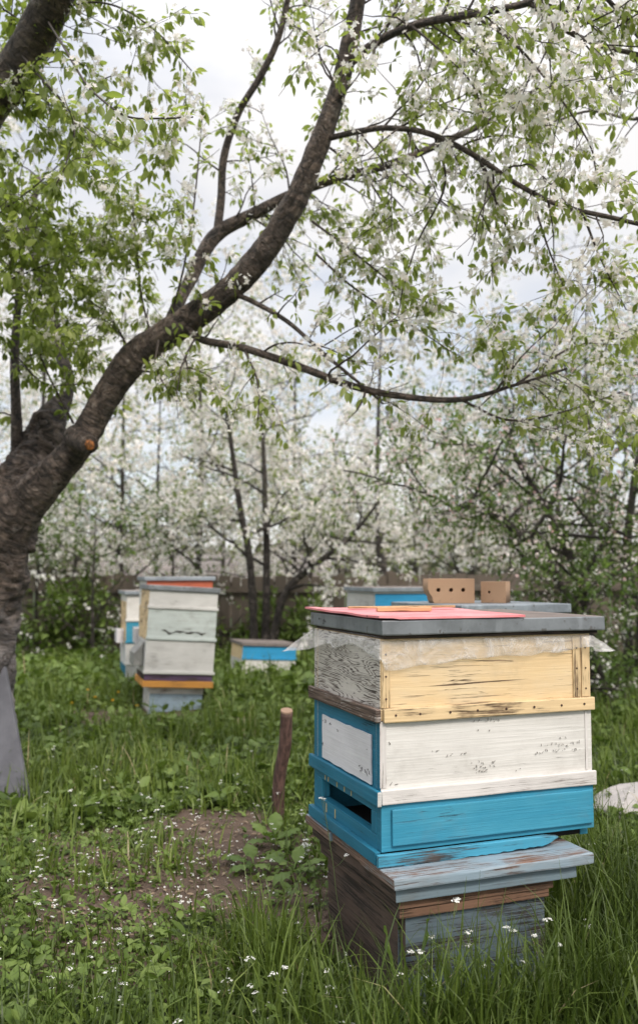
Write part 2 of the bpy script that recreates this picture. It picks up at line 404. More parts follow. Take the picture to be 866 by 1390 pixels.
# ================================================================== FRONT HIVE
def front_hive():
    z0 = 0.270
    h = empty('beehive', C0 + Vector((0, 0, z0)), (0, 0, YAW),
              'large front hive of yellow, white and blue boxes under a pink board', 'beehive', 'beehives in the garden')
    W, D = HW, HD
    zb, zw, zy = 0.118, 0.118 + 0.164, 0.118 + 0.164 + 0.166      # tops of blue, white, yellow boxes
    # --- blue entrance box
    bm = bmesh.new()
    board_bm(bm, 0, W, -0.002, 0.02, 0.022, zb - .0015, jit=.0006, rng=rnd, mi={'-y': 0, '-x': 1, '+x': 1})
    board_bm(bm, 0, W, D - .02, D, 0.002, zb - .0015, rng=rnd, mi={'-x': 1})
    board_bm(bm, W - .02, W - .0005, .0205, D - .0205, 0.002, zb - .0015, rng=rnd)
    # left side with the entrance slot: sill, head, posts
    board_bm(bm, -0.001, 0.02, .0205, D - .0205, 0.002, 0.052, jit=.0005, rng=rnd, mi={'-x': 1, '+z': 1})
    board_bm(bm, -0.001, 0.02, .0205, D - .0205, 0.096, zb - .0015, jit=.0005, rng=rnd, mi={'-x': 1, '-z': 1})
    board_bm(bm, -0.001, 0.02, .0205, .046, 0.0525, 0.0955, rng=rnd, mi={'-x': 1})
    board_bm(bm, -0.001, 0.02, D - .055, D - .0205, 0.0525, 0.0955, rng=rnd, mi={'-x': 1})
    e = finish('entrance_box', bm, [m_blue, m_blue_side_shaded], h)
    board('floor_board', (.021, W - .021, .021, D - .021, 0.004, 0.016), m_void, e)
    bm = bmesh.new(); board_bm(bm, 0.022, W - .006, -0.009, -0.0025, 0.034, 0.106, bev=.002, jit=.0009, rng=rnd)
    finish('front_panel', bm, m_blue, e)
    # ragged bottom rail: broken off at the right
    bm = bmesh.new(); n = 40; up, lo, fr = [], [], []
    L = W * 0.80
    rg = random.Random(5)
    vs = []
    for i in range(n + 1):
        x = -0.012 + (L + .012) * i / n
        t = i / n
        top = 0.0205; bot = -0.004 + 0.006 * (t ** 2) + rg.uniform(-.0012, .0016)
        if t > .93: bot += (t - .93) / .07 * .012; top -= (t - .93) / .07 * .004
        vs.append([bm.verts.new((x, y, z)) for y, z in ((-.016, bot), (-.015, top - .002), (-.012, top), (-.0045, top), (-.0045, bot))])
    for i in range(n):
        for k in range(5):
            bm.faces.new((vs[i][k], vs[i][(k + 1) % 5], vs[i + 1][(k + 1) % 5], vs[i + 1][k]))
    bm.faces.new(vs[0][::-1]); bm.faces.new(vs[-1])
    bmesh.ops.recalc_face_normals(bm, faces=bm.faces[:])
    uvl = bm.loops.layers.uv.new('UVMap')
    for f in bm.faces:
        for lp in f.loops: lp[uvl].uv = (lp.vert.co.x + 2.01, lp.vert.co.z + lp.vert.co.y + 1.01)
    finish('bottom_rail', bm, m_blue_flk, e)
    # landing ledge below the slot, sloping out, with yellow measuring ticks above and below
    bm = bmesh.new(); board_bm(bm, -0.014, -0.0015, -0.002, D + .002, -0.001, 0.024, jit=.0008, rng=rnd)
    finish('landing_board', bm, m_blue_side_shaded, e)
    m_tick = plain('tick_yellow', (0.62, 0.47, 0.20))
    for y, za_, zb_ in ((.15, .099, .113), (.19, .099, .113), (.235, .099, .113), (.29, .099, .113), (.31, .099, .113), (.247, .026, .046), (.302, .026, .046)):
        board('painted_tick', (-.0022, -.0011, y, y + .0035, za_, zb_), m_tick, e, bev=0, rng=rnd)
    # pieces of comb frames seen in the slot
    bm = bmesh.new()
    for k in range(7): board_bm(bm, .05 + .004 * k, W - .05, .05 + k * .043, .062 + k * .043, 0.066, 0.110, rng=rnd)
    finish('comb_frames', bm, m_darkwood, e)
    # --- white box
    b = box_walls('brood_box', h, W, D, zb + .0005, zw - .001, [m_white, m_blue_side_shaded, m_white_old])
    bm = bmesh.new(); board_bm(bm, -0.001, W + .005, -.0085, -.0006, zb - .002, zb + .028, bev=.003, jit=.0018, rng=rnd)
    finish('front_rail', bm, m_white_flk, b)
    bm = bmesh.new(); board_bm(bm, -.011, -.0006, -.009, D + .010, zb - .004, zb + .026, bev=.003, jit=.0012, rng=rnd, mi={'-y': 1})
    finish('side_rail', bm, [m_blue_side_shaded, m_white_old], b)
    bm = bmesh.new(); board_bm(bm, -.0018, .0125, -.0018, -.0002, zb + .031, zw - .002, bev=.0005, rng=rnd)
    finish('corner_strip', bm, m_white_flk, b)
    bm = bmesh.new(); board_bm(bm, W - .018, W - .0125, -.0022, -.0004, zb + .031, zw - .002, bev=.0005, rng=rnd)
    finish('batten', bm, m_white_flk, b)
    # label sheet on the left side
    bm = bmesh.new(); rg = random.Random(3)
    y0, y1, za, zc = 0.040, 0.325, zb + .030, zw - .034
    ed = []
    for i in range(13): ed.append((y0 + (y1 - y0) * i / 12, za + rg.uniform(-.0012, .0012)))
    for i in range(1, 7): ed.append((y1 + rg.uniform(-.001, .001), za + (zc - za) * i / 7))
    for i in range(13): ed.append((y1 - (y1 - y0) * i / 12, zc + rg.uniform(-.0012, .0012)))
    for i in range(1, 7): ed.append((y0 + rg.uniform(-.001, .001), zc - (zc - za) * i / 7))
    fr = [bm.verts.new((-.0045, y, z)) for y, z in ed]; bk = [bm.verts.new((-.0009, y, z)) for y, z in ed]
    bm.faces.new(fr[::-1]); bm.faces.new(bk)
    for i in range(len(fr)):
        j = (i + 1) % len(fr); bm.faces.new((fr[i], fr[j], bk[j], bk[i]))
    bmesh.ops.recalc_face_normals(bm, faces=bm.faces[:])
    uvl = bm.loops.layers.uv.new('UVMap')
    for f in bm.faces:
        for lp in f.loops: lp[uvl].uv = (lp.vert.co.y + 4, lp.vert.co.z + 4)
    lab = finish('label_sheet', bm, m_label, b)
    o = Vector((-.0047, 0, 0)); dy, dz, dn = Vector((0, -1, 0)), Vector((0, 0, 1)), Vector((-1, 0, 0))
    scribble('pen_marks', lab, o, dy, dz, dn, [(-.318, zc - .012, .055), (-.225, zc - .02, .006), (-.318, za + .03, .008), (-.058, zc - .03, .005), (-.100, za + .026, .055), (-.095, za + .020, .05)], m_ink, 4, h=.009, w=.0006, dens=.75)
    of = Vector((0, -.0012, 0)); dx, dnf = Vector((1, 0, 0)), Vector((0, -1, 0))
    scribble('faded_writing', b, of, dx, dz, dnf, [(.215, zw - .012, .06), (.225, zw - .032, .035), (.150, zw - .078, .05), (.20, zw - .100, .07), (.215, zw - .108, .05), (.22, zw - .116, .03), (.375, zw - .075, .11), (.365, zw - .088, .12), (.43, zw - .062, .02)], m_faint, 8, h=.0075, w=.0005, dens=.7)
    scribble('paint_chips', b, of, dx, dz, dnf, [(.02, zw - .045, .012), (.02, zw - .125, .014), (.11, zw - .07, .02), (.30, zw - .12, .03), (.45, zw - .04, .04)], m_faint, 9, h=.010, w=.0006, dens=.5)
    # --- yellow super
    s = box_walls('honey_super', h, W, D, zw + .0005, zy, [m_yellow, m_grain, m_yellow_rail])
    bm = bmesh.new(); board_bm(bm, 0.004, W + .005, -.010, -.0006, zw - .003, zw + .026, bev=.003, jit=.0016, rng=rnd)
    fr_ = finish('front_rail', bm, m_yellow_rail, s)
    nails(fr_, [Vector((x, -.0110, zw + .012)) for x in (.03, .085, .155, .22, .29, .36, .43, .49)])
    bm = bmesh.new(); board_bm(bm, -.013, -.0006, -.006, D + .010, zw - .003, zw + .025, bev=.004, jit=.002, rng=rnd)
    finish('side_rail', bm, m_grain_rail, s)
    for xa, xb in ((.002, .021), (W - .048, W - .028), (W - .0255, W - .004)):
        bm = bmesh.new(); board_bm(bm, xa, xb, -.0034, -.0004, zw + .027, zy - .004, bev=.0006, jit=.0005, rng=rnd)
        st = finish('end_batten', bm, m_yellow_rail, s)
        xm = (xa + xb) / 2
        nails(st, [Vector((xm, -.0042, z)) for z in (zw + .045, zw + .09, zw + .135)], .0022)
    # --- lid
    l = lid(h, -.004, W + .028, -.020, D + .016, zy + .0082, zy + .0392, rim=m_darkwood, rimh=.0075)
    scribble('pencil_marks', l, Vector((-.0048, 0, 0)), dy, dz, dn, [(-.315, zy + .020, .016), (-.345, zy + .022, .008)], m_ink, 12, h=.012, w=.0011, dens=1)
    return h, z0 + zy, z0 + zy + .0392

hive, Z_SUPER, Z_LID = front_hive()
def HL(u, v, z): return C0 + U * u + V3 * v + Vector((0, 0, z))

# ---- things lying on the lid
def pink_sheet():
    bm = bmesh.new(); nx, ny = 24, 12; g1 = []
    X0, X1, Y0, Y1 = -.012, .352, -.024, HD + .035
    vt = [[None] * (ny + 1) for _ in range(nx + 1)]; vb = [[None] * (ny + 1) for _ in range(nx + 1)]
    for i in range(nx + 1):
        for j in range(ny + 1):
            s_, t = i / nx, j / ny
            x = X0 + (X1 - X0) * s_; y = Y0 + (Y1 - Y0) * t
            if s_ > .9: x -= (s_ - .9) / .1 * .02 * (1 - t)
            z = .002 + .003 * t ** 1.5 + .0022 * mnoise.noise((x * 9, y * 9, 2)) + .002 * (s_ < .1)
            z = max(z, .0016)
            vt[i][j] = bm.verts.new((x, y, z + .0045)); vb[i][j] = bm.verts.new((x, y, z))
    for i in range(nx):
        for j in range(ny):
            bm.faces.new((vt[i][j], vt[i + 1][j], vt[i + 1][j + 1], vt[i][j + 1])); bm.faces.new((vb[i][j], vb[i][j + 1], vb[i + 1][j + 1], vb[i + 1][j]))
    for i in range(nx):
        bm.faces.new((vb[i][0], vb[i + 1][0], vt[i + 1][0], vt[i][0])); bm.faces.new((vt[i][ny], vt[i + 1][ny], vb[i + 1][ny], vb[i][ny]))
    for j in range(ny):
        bm.faces.new((vt[0][j], vt[0][j + 1], vb[0][j + 1], vb[0][j])); bm.faces.new((vb[nx][j], vb[nx][j + 1], vt[nx][j + 1], vt[nx][j]))
    bmesh.ops.recalc_face_normals(bm, faces=bm.faces[:])
    o = finish('pink_board', bm, m_pink, smooth=False)
    o.location = C0 + Vector((0, 0, Z_LID)); o.rotation_euler = (0, 0, YAW)
    tag(o, 'thin pink board lying on the grey lid of the front hive', 'board')
pink_sheet()

def stick(u0, v0, L, w, t, ang, z, label):
    bm = bmesh.new(); board_bm(bm, 0, L, 0, w, 0, t, bev=.001, jit=.001, rng=rnd)
    o = finish('wooden_stick', bm, m_rawwood); o.location = HL(u0, v0, z); o.rotation_euler = (0, R(-.6), YAW + R(ang))
    tag(o, label, 'wood strip', 'wood strips on the pink board')
stick(.085, .20, .125, .028, .009, -17, Z_LID + .0078, 'shorter wooden strip in front on the pink board')
stick(.055, .305, .26, .022, .005, -17, Z_LID + .0110, 'longer thin wooden strip behind the shorter one on the pink board')

# ---- plastic film clamped under the lid
def film():
    g = NT('clear_film')
    t = g.n('ShaderNodeBsdfTransparent', Color=(0.97, 0.97, 0.97)).outputs[0]
    n1 = g.noise(g.obj(), 16, 5, 0.7, 1.0)
    p = g.pbr((0.82, 0.80, 0.78), 0.22, g.bump(n1, 0.9, 0.01), Specular_IOR_Level=0.9)
    fac = g.step(n1, 0.40, 0.75, 0.13, 0.50)
    mx = g.n('ShaderNodeMixShader', Fac=fac); g.t.links.new(t, mx.inputs[1]); g.t.links.new(p, mx.inputs[2])
    mat = g.done(mx.outputs[0])
    # perimeter from the left face's back corner, to the near corner, along the front, round the right corner
    W, D = HW, HD
    path = []; N1, N2, N3 = 40, 70, 10
    for i in range(N1): t_ = i / N1; path.append(((-.002, D * (1 - t_)), (-1, 0), 'L', t_))
    for i in range(5): a = math.pi + (math.pi / 2) * i / 4; path.append(((0.0, 0.0), (math.cos(a), math.sin(a)), 'C', i / 4))
    for i in range(1, N2): t_ = i / N2; path.append(((W * t_, -.002), (0, -1), 'F', t_))
    for i in range(5): a = -math.pi / 2 + (math.pi / 2) * i / 4; path.append(((W, 0.0), (math.cos(a), math.sin(a)), 'K', i / 4))
    for i in range(1, N3): t_ = i / N3; path.append(((W + .002, D * .45 * t_), (1, 0), 'R', t_))
    rows = 9; acc = Acc(); V = []
    ztop = Z_SUPER - C0.z + .0012
    for i, (p, nn, k, t_) in enumerate(path):
        if k == 'L':
            flare = 0.075 * max(0, 1 - t_ / .34) ** .8 + .004; drop = .026 + .026 * min(1, max(0, 1 - t_ / .3)) + .006 * math.sin(t_ * 9)
            if t_ > .36: flare = .004; drop = .030 + .012 * math.sin(t_ * 7)
        elif k == 'C': flare = .004; drop = .040
        elif k == 'F':
            flare = .0015 + .0012 * abs(math.sin(t_ * 7)); drop = .058 - .030 * t_ + .003 * math.sin(t_ * 9 + 1) + .0015 * math.sin(t_ * 31)
            if t_ > .93: flare += (t_ - .93) / .07 * .02
        elif k == 'K': flare = .015 + .050 * t_; drop = .036
        else: flare = .065 * (1 - t_) ** .7 + .010; drop = .036
        for j in range(rows + 1):
            s_ = j / rows
            out = .0035 + flare * (s_ ** (1.0 if flare > .03 else .6)); dn = drop * (s_ ** (1.1 if flare < .03 else 1.0))
            out += .0022 * mnoise.noise((i * .16, j * .45, 3)) * min(1, s_ * 3)
            out = max(out, .0028)
            V.append((p[0] + nn[0] * out, p[1] + nn[1] * out, ztop - .004 - dn + .0025 * mnoise.noise((i * .2, j * .3, 9)) * s_))
        # top lip lying in under the lid
    n = len(path); idx = np.arange(n * (rows + 1)).reshape(n, rows + 1)
    F = np.stack([idx[:-1, :-1], idx[1:, :-1], idx[1:, 1:], idx[:-1, 1:]], -1).reshape(-1)
    acc.add(V, F, [4] * ((n - 1) * rows))
    # sheet part lying on the super, under the lid
    acc.add([(0, 0, ztop + .002), (W, 0, ztop + .002), (W, D, ztop + .002), (0, D, ztop + .002)], [0, 1, 2, 3], [4])
    o = acc.build('plastic_film', mat); o.location = C0; o.rotation_euler = (0, 0, YAW)
    m = o.modifiers.new('solid', 'SOLIDIFY'); m.thickness = .0003
    tag(o, 'crumpled clear plastic film hanging out from under the grey lid of the front hive', 'plastic film')
film()

# ================================================================== STAND under the front hive
def stand():
    org = Vector((0.1438, 1.7105, 0)); z = .2655
    s = empty('hive_stand', org, (0, 0, YAW), 'old grey-blue and brown box with a peeling slab top, under the front hive', 'hive stand')
    SW, SD = .463, .50
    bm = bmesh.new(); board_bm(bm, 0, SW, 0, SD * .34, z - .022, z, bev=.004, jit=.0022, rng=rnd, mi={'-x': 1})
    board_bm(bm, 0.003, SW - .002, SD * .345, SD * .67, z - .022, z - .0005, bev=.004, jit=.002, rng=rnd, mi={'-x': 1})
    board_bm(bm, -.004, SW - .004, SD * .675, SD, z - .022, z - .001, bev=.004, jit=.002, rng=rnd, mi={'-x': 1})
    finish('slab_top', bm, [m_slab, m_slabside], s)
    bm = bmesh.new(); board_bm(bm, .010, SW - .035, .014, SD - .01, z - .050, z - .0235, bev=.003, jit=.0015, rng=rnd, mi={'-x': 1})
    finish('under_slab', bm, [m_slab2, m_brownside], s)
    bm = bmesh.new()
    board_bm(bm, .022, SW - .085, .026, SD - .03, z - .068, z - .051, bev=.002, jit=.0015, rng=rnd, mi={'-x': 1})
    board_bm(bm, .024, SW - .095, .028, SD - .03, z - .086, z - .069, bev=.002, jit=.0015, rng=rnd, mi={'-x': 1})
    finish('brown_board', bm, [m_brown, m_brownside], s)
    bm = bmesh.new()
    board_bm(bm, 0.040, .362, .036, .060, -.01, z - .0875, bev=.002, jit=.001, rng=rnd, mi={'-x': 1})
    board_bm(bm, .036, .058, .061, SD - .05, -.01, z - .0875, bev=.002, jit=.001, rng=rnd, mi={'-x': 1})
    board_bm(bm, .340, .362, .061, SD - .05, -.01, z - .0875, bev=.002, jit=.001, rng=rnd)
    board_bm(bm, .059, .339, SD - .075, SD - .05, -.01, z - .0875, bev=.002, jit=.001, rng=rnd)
    finish('base_box', bm, [painted('base_paint', (0.10, 0.135, 0.16), (0.05, 0.04, 0.033), 0.42, 21.0, 0, 0.4, 0.5), m_brownside], s)
stand()

# ================================================================== other hives
def simple_hive(name, loc, yaw, W, D, levels, label, lid_top=None, lid_side=None, roll=0.0, lid_over=.02, lid_h=.028, group='beehives in the garden'):
    """levels = [(kind, height, front, left, inset)] from the ground up"""
    root = empty(name, loc, (0, 0, 0), label, 'beehive', group)
    root.rotation_euler = Matrix.Rotation(yaw, 3, 'Z').to_euler()
    if roll:
        root.rotation_euler = (Matrix.Rotation(yaw, 3, 'Z') @ Matrix.Rotation(roll, 3, 'Y')).to_euler()
    z = 0
    for kind, hgt, mf, ml, ins in levels:
        b = None
        if kind == 'box':
            bm = bmesh.new(); w, d = W - 2 * ins, D - 2 * ins; th = .024
            board_bm(bm, ins, W - ins, ins, ins + th, z + .0006, z + hgt - .0006, bev=.0025, jit=.001, rng=rnd, mi={'-x': 1})
            board_bm(bm, ins, W - ins, D - ins - th, D - ins, z + .0006, z + hgt - .0006, bev=.0025, rng=rnd, mi={'-x': 1})
            board_bm(bm, ins, ins + th, ins + th + .0005, D - ins - th - .0005, z + .0006, z + hgt - .0006, bev=.0025, rng=rnd, mi={'-x': 1})
            board_bm(bm, W - ins - th, W - ins, ins + th + .0005, D - ins - th - .0005, z + .0006, z + hgt - .0006, bev=.0025, rng=rnd)
            b = finish('hive_box', bm, [mf, ml], root)
            bm = bmesh.new(); board_bm(bm, ins - .006, W - ins + .008, ins - .008, ins - .0006, z + .004, z + .022, bev=.002, jit=.001, rng=rnd)
            finish('rail', bm, mf, b)
        elif kind == 'slab':
            bm = bmesh.new(); board_bm(bm, ins, W - ins, ins, D - ins, z + .0006, z + hgt - .0006, bev=.002, jit=.001, rng=rnd, mi={'-x': 1})
            b = finish('board', bm, [mf, ml], root)
        z += hgt
    lid(root, -lid_over, W + lid_over, -lid_over, D + lid_over, z + .001, z + .001 + lid_h, lid_top, lid_side, rim=None)
    return root, z + lid_h

# left stack A (near, white)
def corner(px, py, Y):
    p = P(px, py, Y); return Vector((p.x, p.y, 0))
ya = YAW - R(2)
A0 = PZ(199, 972); A0.z = -.01
hA, zA = simple_hive('beehive', A0 - Vector((.035, 0, 0)), ya, .425, .40, [
    ('box', .135, m_sky, m_white_old, .05), ('slab', .045, m_white_flk, m_white_old, .047), ('slab', .040, m_orange, m_orange, -.004), ('slab', .038, m_purple, m_darkwood, .004),
    ('box', .205, m_white_old, m_white_old, 0), ('box', .19, m_mint, m_yellow_rail, 0), ('box', .115, m_white_old, m_yellow_rail, 0)],
    'tall leaning hive of white boxes on an orange board and pale blue base', lid_side=m_zinc, roll=R(3.2), lid_over=.012, lid_h=.03)
# worn strip on the mint box, entrance hood on its left side
bm = bmesh.new()
hd = [(-.10, .05, .36), (-.10, .32, .36), (-.002, .05, .50), (-.002, .32, .50), (-.10, .05, .352), (-.10, .32, .352), (-.002, .05, .26), (-.002, .32, .26)]
board_bm(bm, -.06, -.002, .06, .30, .30, .45, bev=.004, jit=.002, rng=rnd)
for v in bm.verts:
    if v.co.x < -.03 and v.co.z > .37: v.co.z -= .07
finish('entrance_hood', bm, zinc('hood_metal', (0.30, 0.30, 0.29), 3.0, metal=.2), hA)
bm = bmesh.new(); rg = random.Random(2)
pts = [(.09 + .27 * k / 12, .515 + rg.uniform(-.007, .012)) for k in range(13)]
for k in range(12):
    (x0, z0), (x1, z1) = pts[k], pts[k + 1]
    a = [bm.verts.new(c) for c in ((x0, -.0022, z0 - .005 * (k % 3)), (x1, -.0022, z1 - .005 * ((k + 1) % 3)), (x1, -.0022, z1 + .0035), (x0, -.0022, z0 + .0035))]
    bm.faces.new(a)
r_ = bmesh.ops.extrude_face_region(bm, geom=bm.faces[:])
for v in [g_ for g_ in r_['geom'] if isinstance(g_, bmesh.types.BMVert)]: v.co.y += .0016
bmesh.ops.recalc_face_normals(bm, faces=bm.faces[:])
finish('flaked_patch', bm, m_darkwood, hA)

# B: behind A, red super on top
B0 = corner(197, 960, 5.62)
hB, zB = simple_hive('beehive', B0, ya, .43, .40, [
    ('box', .13, m_brownside, m_brownside, .03), ('box', .18, m_blue, m_white_old, 0), ('box', .18, m_white, m_blue_side_shaded, 0), ('box', .155, m_white, m_yellow_rail, 0), ('box', .085, m_white, m_white, 0), ('box', .08, m_red, m_white_old, 0)],
    'hive behind the leaning white stack, with a red box at its top', lid_side=m_zinc2, lid_over=.016, lid_h=.026)
# C: third in the row
C1 = corner(170, 930, 6.45)
hC, zC = simple_hive('beehive', C1, ya, .44, .40, [
    ('slab', .05, m_darkwood, m_darkwood, .03), ('box', .13, m_white_old, m_blue_side_shaded, 0), ('box', .16, m_white, m_label, 0), ('box', .16, m_blue, m_yellow_rail, 0), ('box', .15, m_white, m_yellow_rail, 0), ('slab', .05, m_white, m_white, 0)],
    'farthest hive of the left row, with yellow, white and blue boxes', lid_side=m_zinc2, lid_over=.02, lid_h=.028)
for hh, zz in ((hB, .50), (hC, .44)):      # white landing shelters on their left sides
    bm = bmesh.new(); board_bm(bm, -.055, -.002, .12, .28, zz - .10, zz, bev=.003, rng=rnd); finish('entrance_hood', bm, m_label, hh)

m_bright = painted('bright_blue_paint', (0.03, 0.30, 0.56), (0.05, 0.07, 0.09), 0.2, 8.8, 0, 0.3, 0.15)
# E: low blue / white hive by the fence
E0 = PZ(324, 921)
hE, zE = simple_hive('beehive', E0 + Vector((.02, 0, 0)), R(19), .46, .40, [
    ('box', .150, m_white, m_white_old, 0), ('box', .115, m_bright, m_yellow, 0)],
    'low hive of one blue box over one white box, standing alone by the fence', lid_top=m_zincbrown, lid_side=zinc('brown_lid_side', (.22, .19, .18), 6.0, metal=.15, rough=.6), roll=R(3), lid_over=.012, lid_h=.028)

# F: blue hive behind the front hive
F0 = corner(509, 820, 4.3)
hF, zF = simple_hive('beehive', F0, YAW - R(3), .52, .42, [
    ('slab', .05, m_darkwood, m_darkwood, .03), ('box', .20, m_white_old, m_white_old, 0), ('box', .20, m_white, m_white, 0), ('box', .20, m_blue, m_white_old, 0), ('box', .104, m_bright, m_white_old, 0), ('slab', .009, m_white_old, m_white_old, -.004)],
    'blue hive with a grey lid, seen left of the perforated bricks', lid_side=m_zinc2, lid_over=.016, lid_h=.022)
# G: hive right behind the front hive, carrying the bricks
G0 = corner(628, 830, 2.80)
hG, zG = simple_hive('beehive', G0, YAW + R(5), .42, .42, [
    ('slab', .05, m_darkwood, m_darkwood, .03), ('box', .20, m_blue, m_blue_side_shaded, 0), ('box', .20, m_white, m_white, 0), ('box', .20, m_yellow, m_yellow_rail, 0), ('slab', .070, m_darkwood, m_darkwood, .0)],
    'half-hidden hive behind the front hive, its pale grey metal lid carrying the bricks', lid_top=m_zinc2, lid_side=m_zinc2, lid_over=.014, lid_h=.030)

# ---- perforated bricks
def brick(label, loc, yaw, W, D, H, holes, broken, front_holes=True, seed=0):
    g = NT('brick_clay'); n1 = g.noise(g.obj(), 40, 5, .7); n2 = g.noise(g.obj(), 7, 3)
    c = g.mix(n2, (0.46, 0.31, 0.20), (0.40, 0.23, 0.14)); c = g.mix(g.step(n1, .6, .75, 0, .6), c, (0.22, 0.14, 0.10))
    mat = g.done(g.pbr(c, .9, g.bump(n1, .6, .002)))
    # front outline (x,z)
    out = [(0, 0), (W, 0), (W, H), (0, H)]
    if broken: out = [(W * .13, 0), (W * .55, .0), (W, 0), (W, H), (W * .5, H * 1.0), (.002, H), (0, H * .62), (W * .03, H * .42), (W * .09, H * .26), (W * .105, H * .1)]
    cu = bpy.data.curves.new('brick', 'CURVE'); cu.dimensions = '2D'; cu.fill_mode = 'BOTH'; cu.extrude = D / 2; cu.bevel_depth = .0012
    sp_ = cu.splines.new('POLY'); sp_.points.add(len(out) - 1); sp_.use_cyclic_u = True
    for k, (x, z) in enumerate(out): sp_.points[k].co = (x, z, 0, 1)
    for (hx, hz, hr) in holes:
        s2 = cu.splines.new('POLY'); s2.points.add(15); s2.use_cyclic_u = True
        for k in range(16):
            a = -2 * math.pi * k / 16; s2.points[k].co = (hx + hr * math.cos(a), hz + hr * math.sin(a), 0, 1)
    tmp = bpy.data.objects.new('tmp', cu); COL.objects.link(tmp)
    me = bpy.data.meshes.new_from_object(tmp.evaluated_get(bpy.context.evaluated_depsgraph_get()))
    bpy.data.objects.remove(tmp); bpy.data.curves.remove(cu)
    me.transform(Matrix.Rotation(R(90), 4, 'X')); me.transform(Matrix.Translation((0, D / 2, 0)))
    me.name = 'perforated_brick'; me.materials.clear(); me.materials.append(mat)
    o = bpy.data.objects.new('perforated_brick', me); COL.objects.link(o)
    o.location = loc; o.rotation_euler = (0, 0, yaw)
    return tag(o, label, 'brick', 'perforated bricks on the hidden hive')
zl = zG + .0025
b0 = P(580, 822, 2.98); b1 = P(650, 822, 2.98)
Zx = Vector((0, 0, 0))
def onlid(px, Y): p = P(px, 800, Y); return Vector((p.x, p.y, zl))
brick('clay brick with three holes in a row and a broken lower left corner', onlid(581, 3.0), R(3), .160, .10, .082, [(.036, .044, .0083), (.080, .044, .0083), (.122, .044, .0083)], True)
brick('clay brick with one hole showing, to the right of the broken brick', onlid(653, 3.06), R(-22), .085, .085, .072, [(.028, .036, .006)], False)

# ---- wooden post
g = NT('post_bark'); n1 = g.noise(g.mapping(g.obj(), (90, 90, 14)), 1, 6, .75); n2 = g.noise(g.obj(), 8, 3)
c = g.mix(g.step(n1, .35, .65), (0.05, 0.028, 0.024), (0.17, 0.095, 0.08)); c = g.mix(g.step(n2, .5, .7, 0, .5), c, (0.12, .10, .08))
m_post = g.done(g.pbr(c, .75, g.bump(n1, .6, .004)))
acc = Acc(); p0 = PZ(377, 1112); p1 = P(389, 966, 2.98)
pp = catmull([p0 - Vector((0, 0, .06)), p0.lerp(p1, .35) + Vector((-.006, 0, 0)), p0.lerp(p1, .7) + Vector((.004, 0, 0)), p1], 8)
pp = pp - np.array(p0)
tube(acc, pp, np.linspace(.0225, .0205, len(pp)), 18, 0, rough=.06, seed=3)
post = acc.build('wooden_post', m_post); post.location = p0
tag(post, 'short brown wooden post leaning in the grass left of the front hive', 'post')
bm = bmesh.new(); bmesh.ops.create_cone(bm, cap_ends=True, segments=18, radius1=.0212, radius2=.0200, depth=.005)
ed = finish('sawn_top', bm, plain('sawn_wood', (0.36, 0.24, 0.17), .9, .4, 60), post)
dd = (Vector(pp[-1]) - Vector(pp[-3])).normalized(); ed.rotation_euler = Vector((0, 0, 1)).rotation_difference(dd).to_euler(); ed.location = Vector(pp[-1]) + dd * .002

# ---- grey slab leaning at the lower left
g = NT('slate_slab'); n1 = g.noise(g.obj(), 9, 6, .65); n2 = g.noise(g.mapping(g.obj(), (60, 6, 6)), 1, 4)
c = g.mix(g.step(n1, .35, .7), (0.135, 0.135, 0.155), (0.095, 0.095, 0.11)); c = g.mix(g.step(n2, .6, .75, 0, .5), c, (.12, .12, .13))
m_slate = g.done(g.pbr(c, .7, g.bump(n1, .4, .006)))
pa = PZ(42, 1084); pb = P(-2, 962, 3.36)
bm = bmesh.new(); board_bm(bm, -.55, 0, -.012, .012, 0, .62, bev=.003, jit=.003, rng=rnd)
for v in bm.verts:                                                  # slanted sawn right edge
    t = v.co.z / .62; v.co.x -= .20 * t
slab = finish('leaning_board', bm, m_slate); slab.location = pa + Vector((0, 0, -.02)); slab.rotation_euler = (R(-14), 0, R(-4))
tag(slab, 'grey board leaning on the foot of the big cherry trunk', 'board')

# ---- pale stones at the right of the hive
bm = bmesh.new(); bmesh.ops.create_icosphere(bm, subdivisions=4, radius=1)
for v in bm.verts:
    n = v.co.copy(); d = 1 + .22 * mnoise.noise(n * 1.6) + .07 * mnoise.noise(n * 6) + .02 * mnoise.noise(n * 19)
    v.co = Vector((n.x * .26 * d, n.y * .15 * d, n.z * .085 * d))
st = finish('pale_stone', bm, plain('pale_limestone', (0.46, 0.43, 0.42), .9, .35, 26), smooth=True)
st.location = PZ(866, 1108) + Vector((.10, .06, .02)); st.rotation_euler = (R(3), R(-5), R(12))
tag(st, 'pale limestone block lying in tall grass right of the front hive', 'stone')
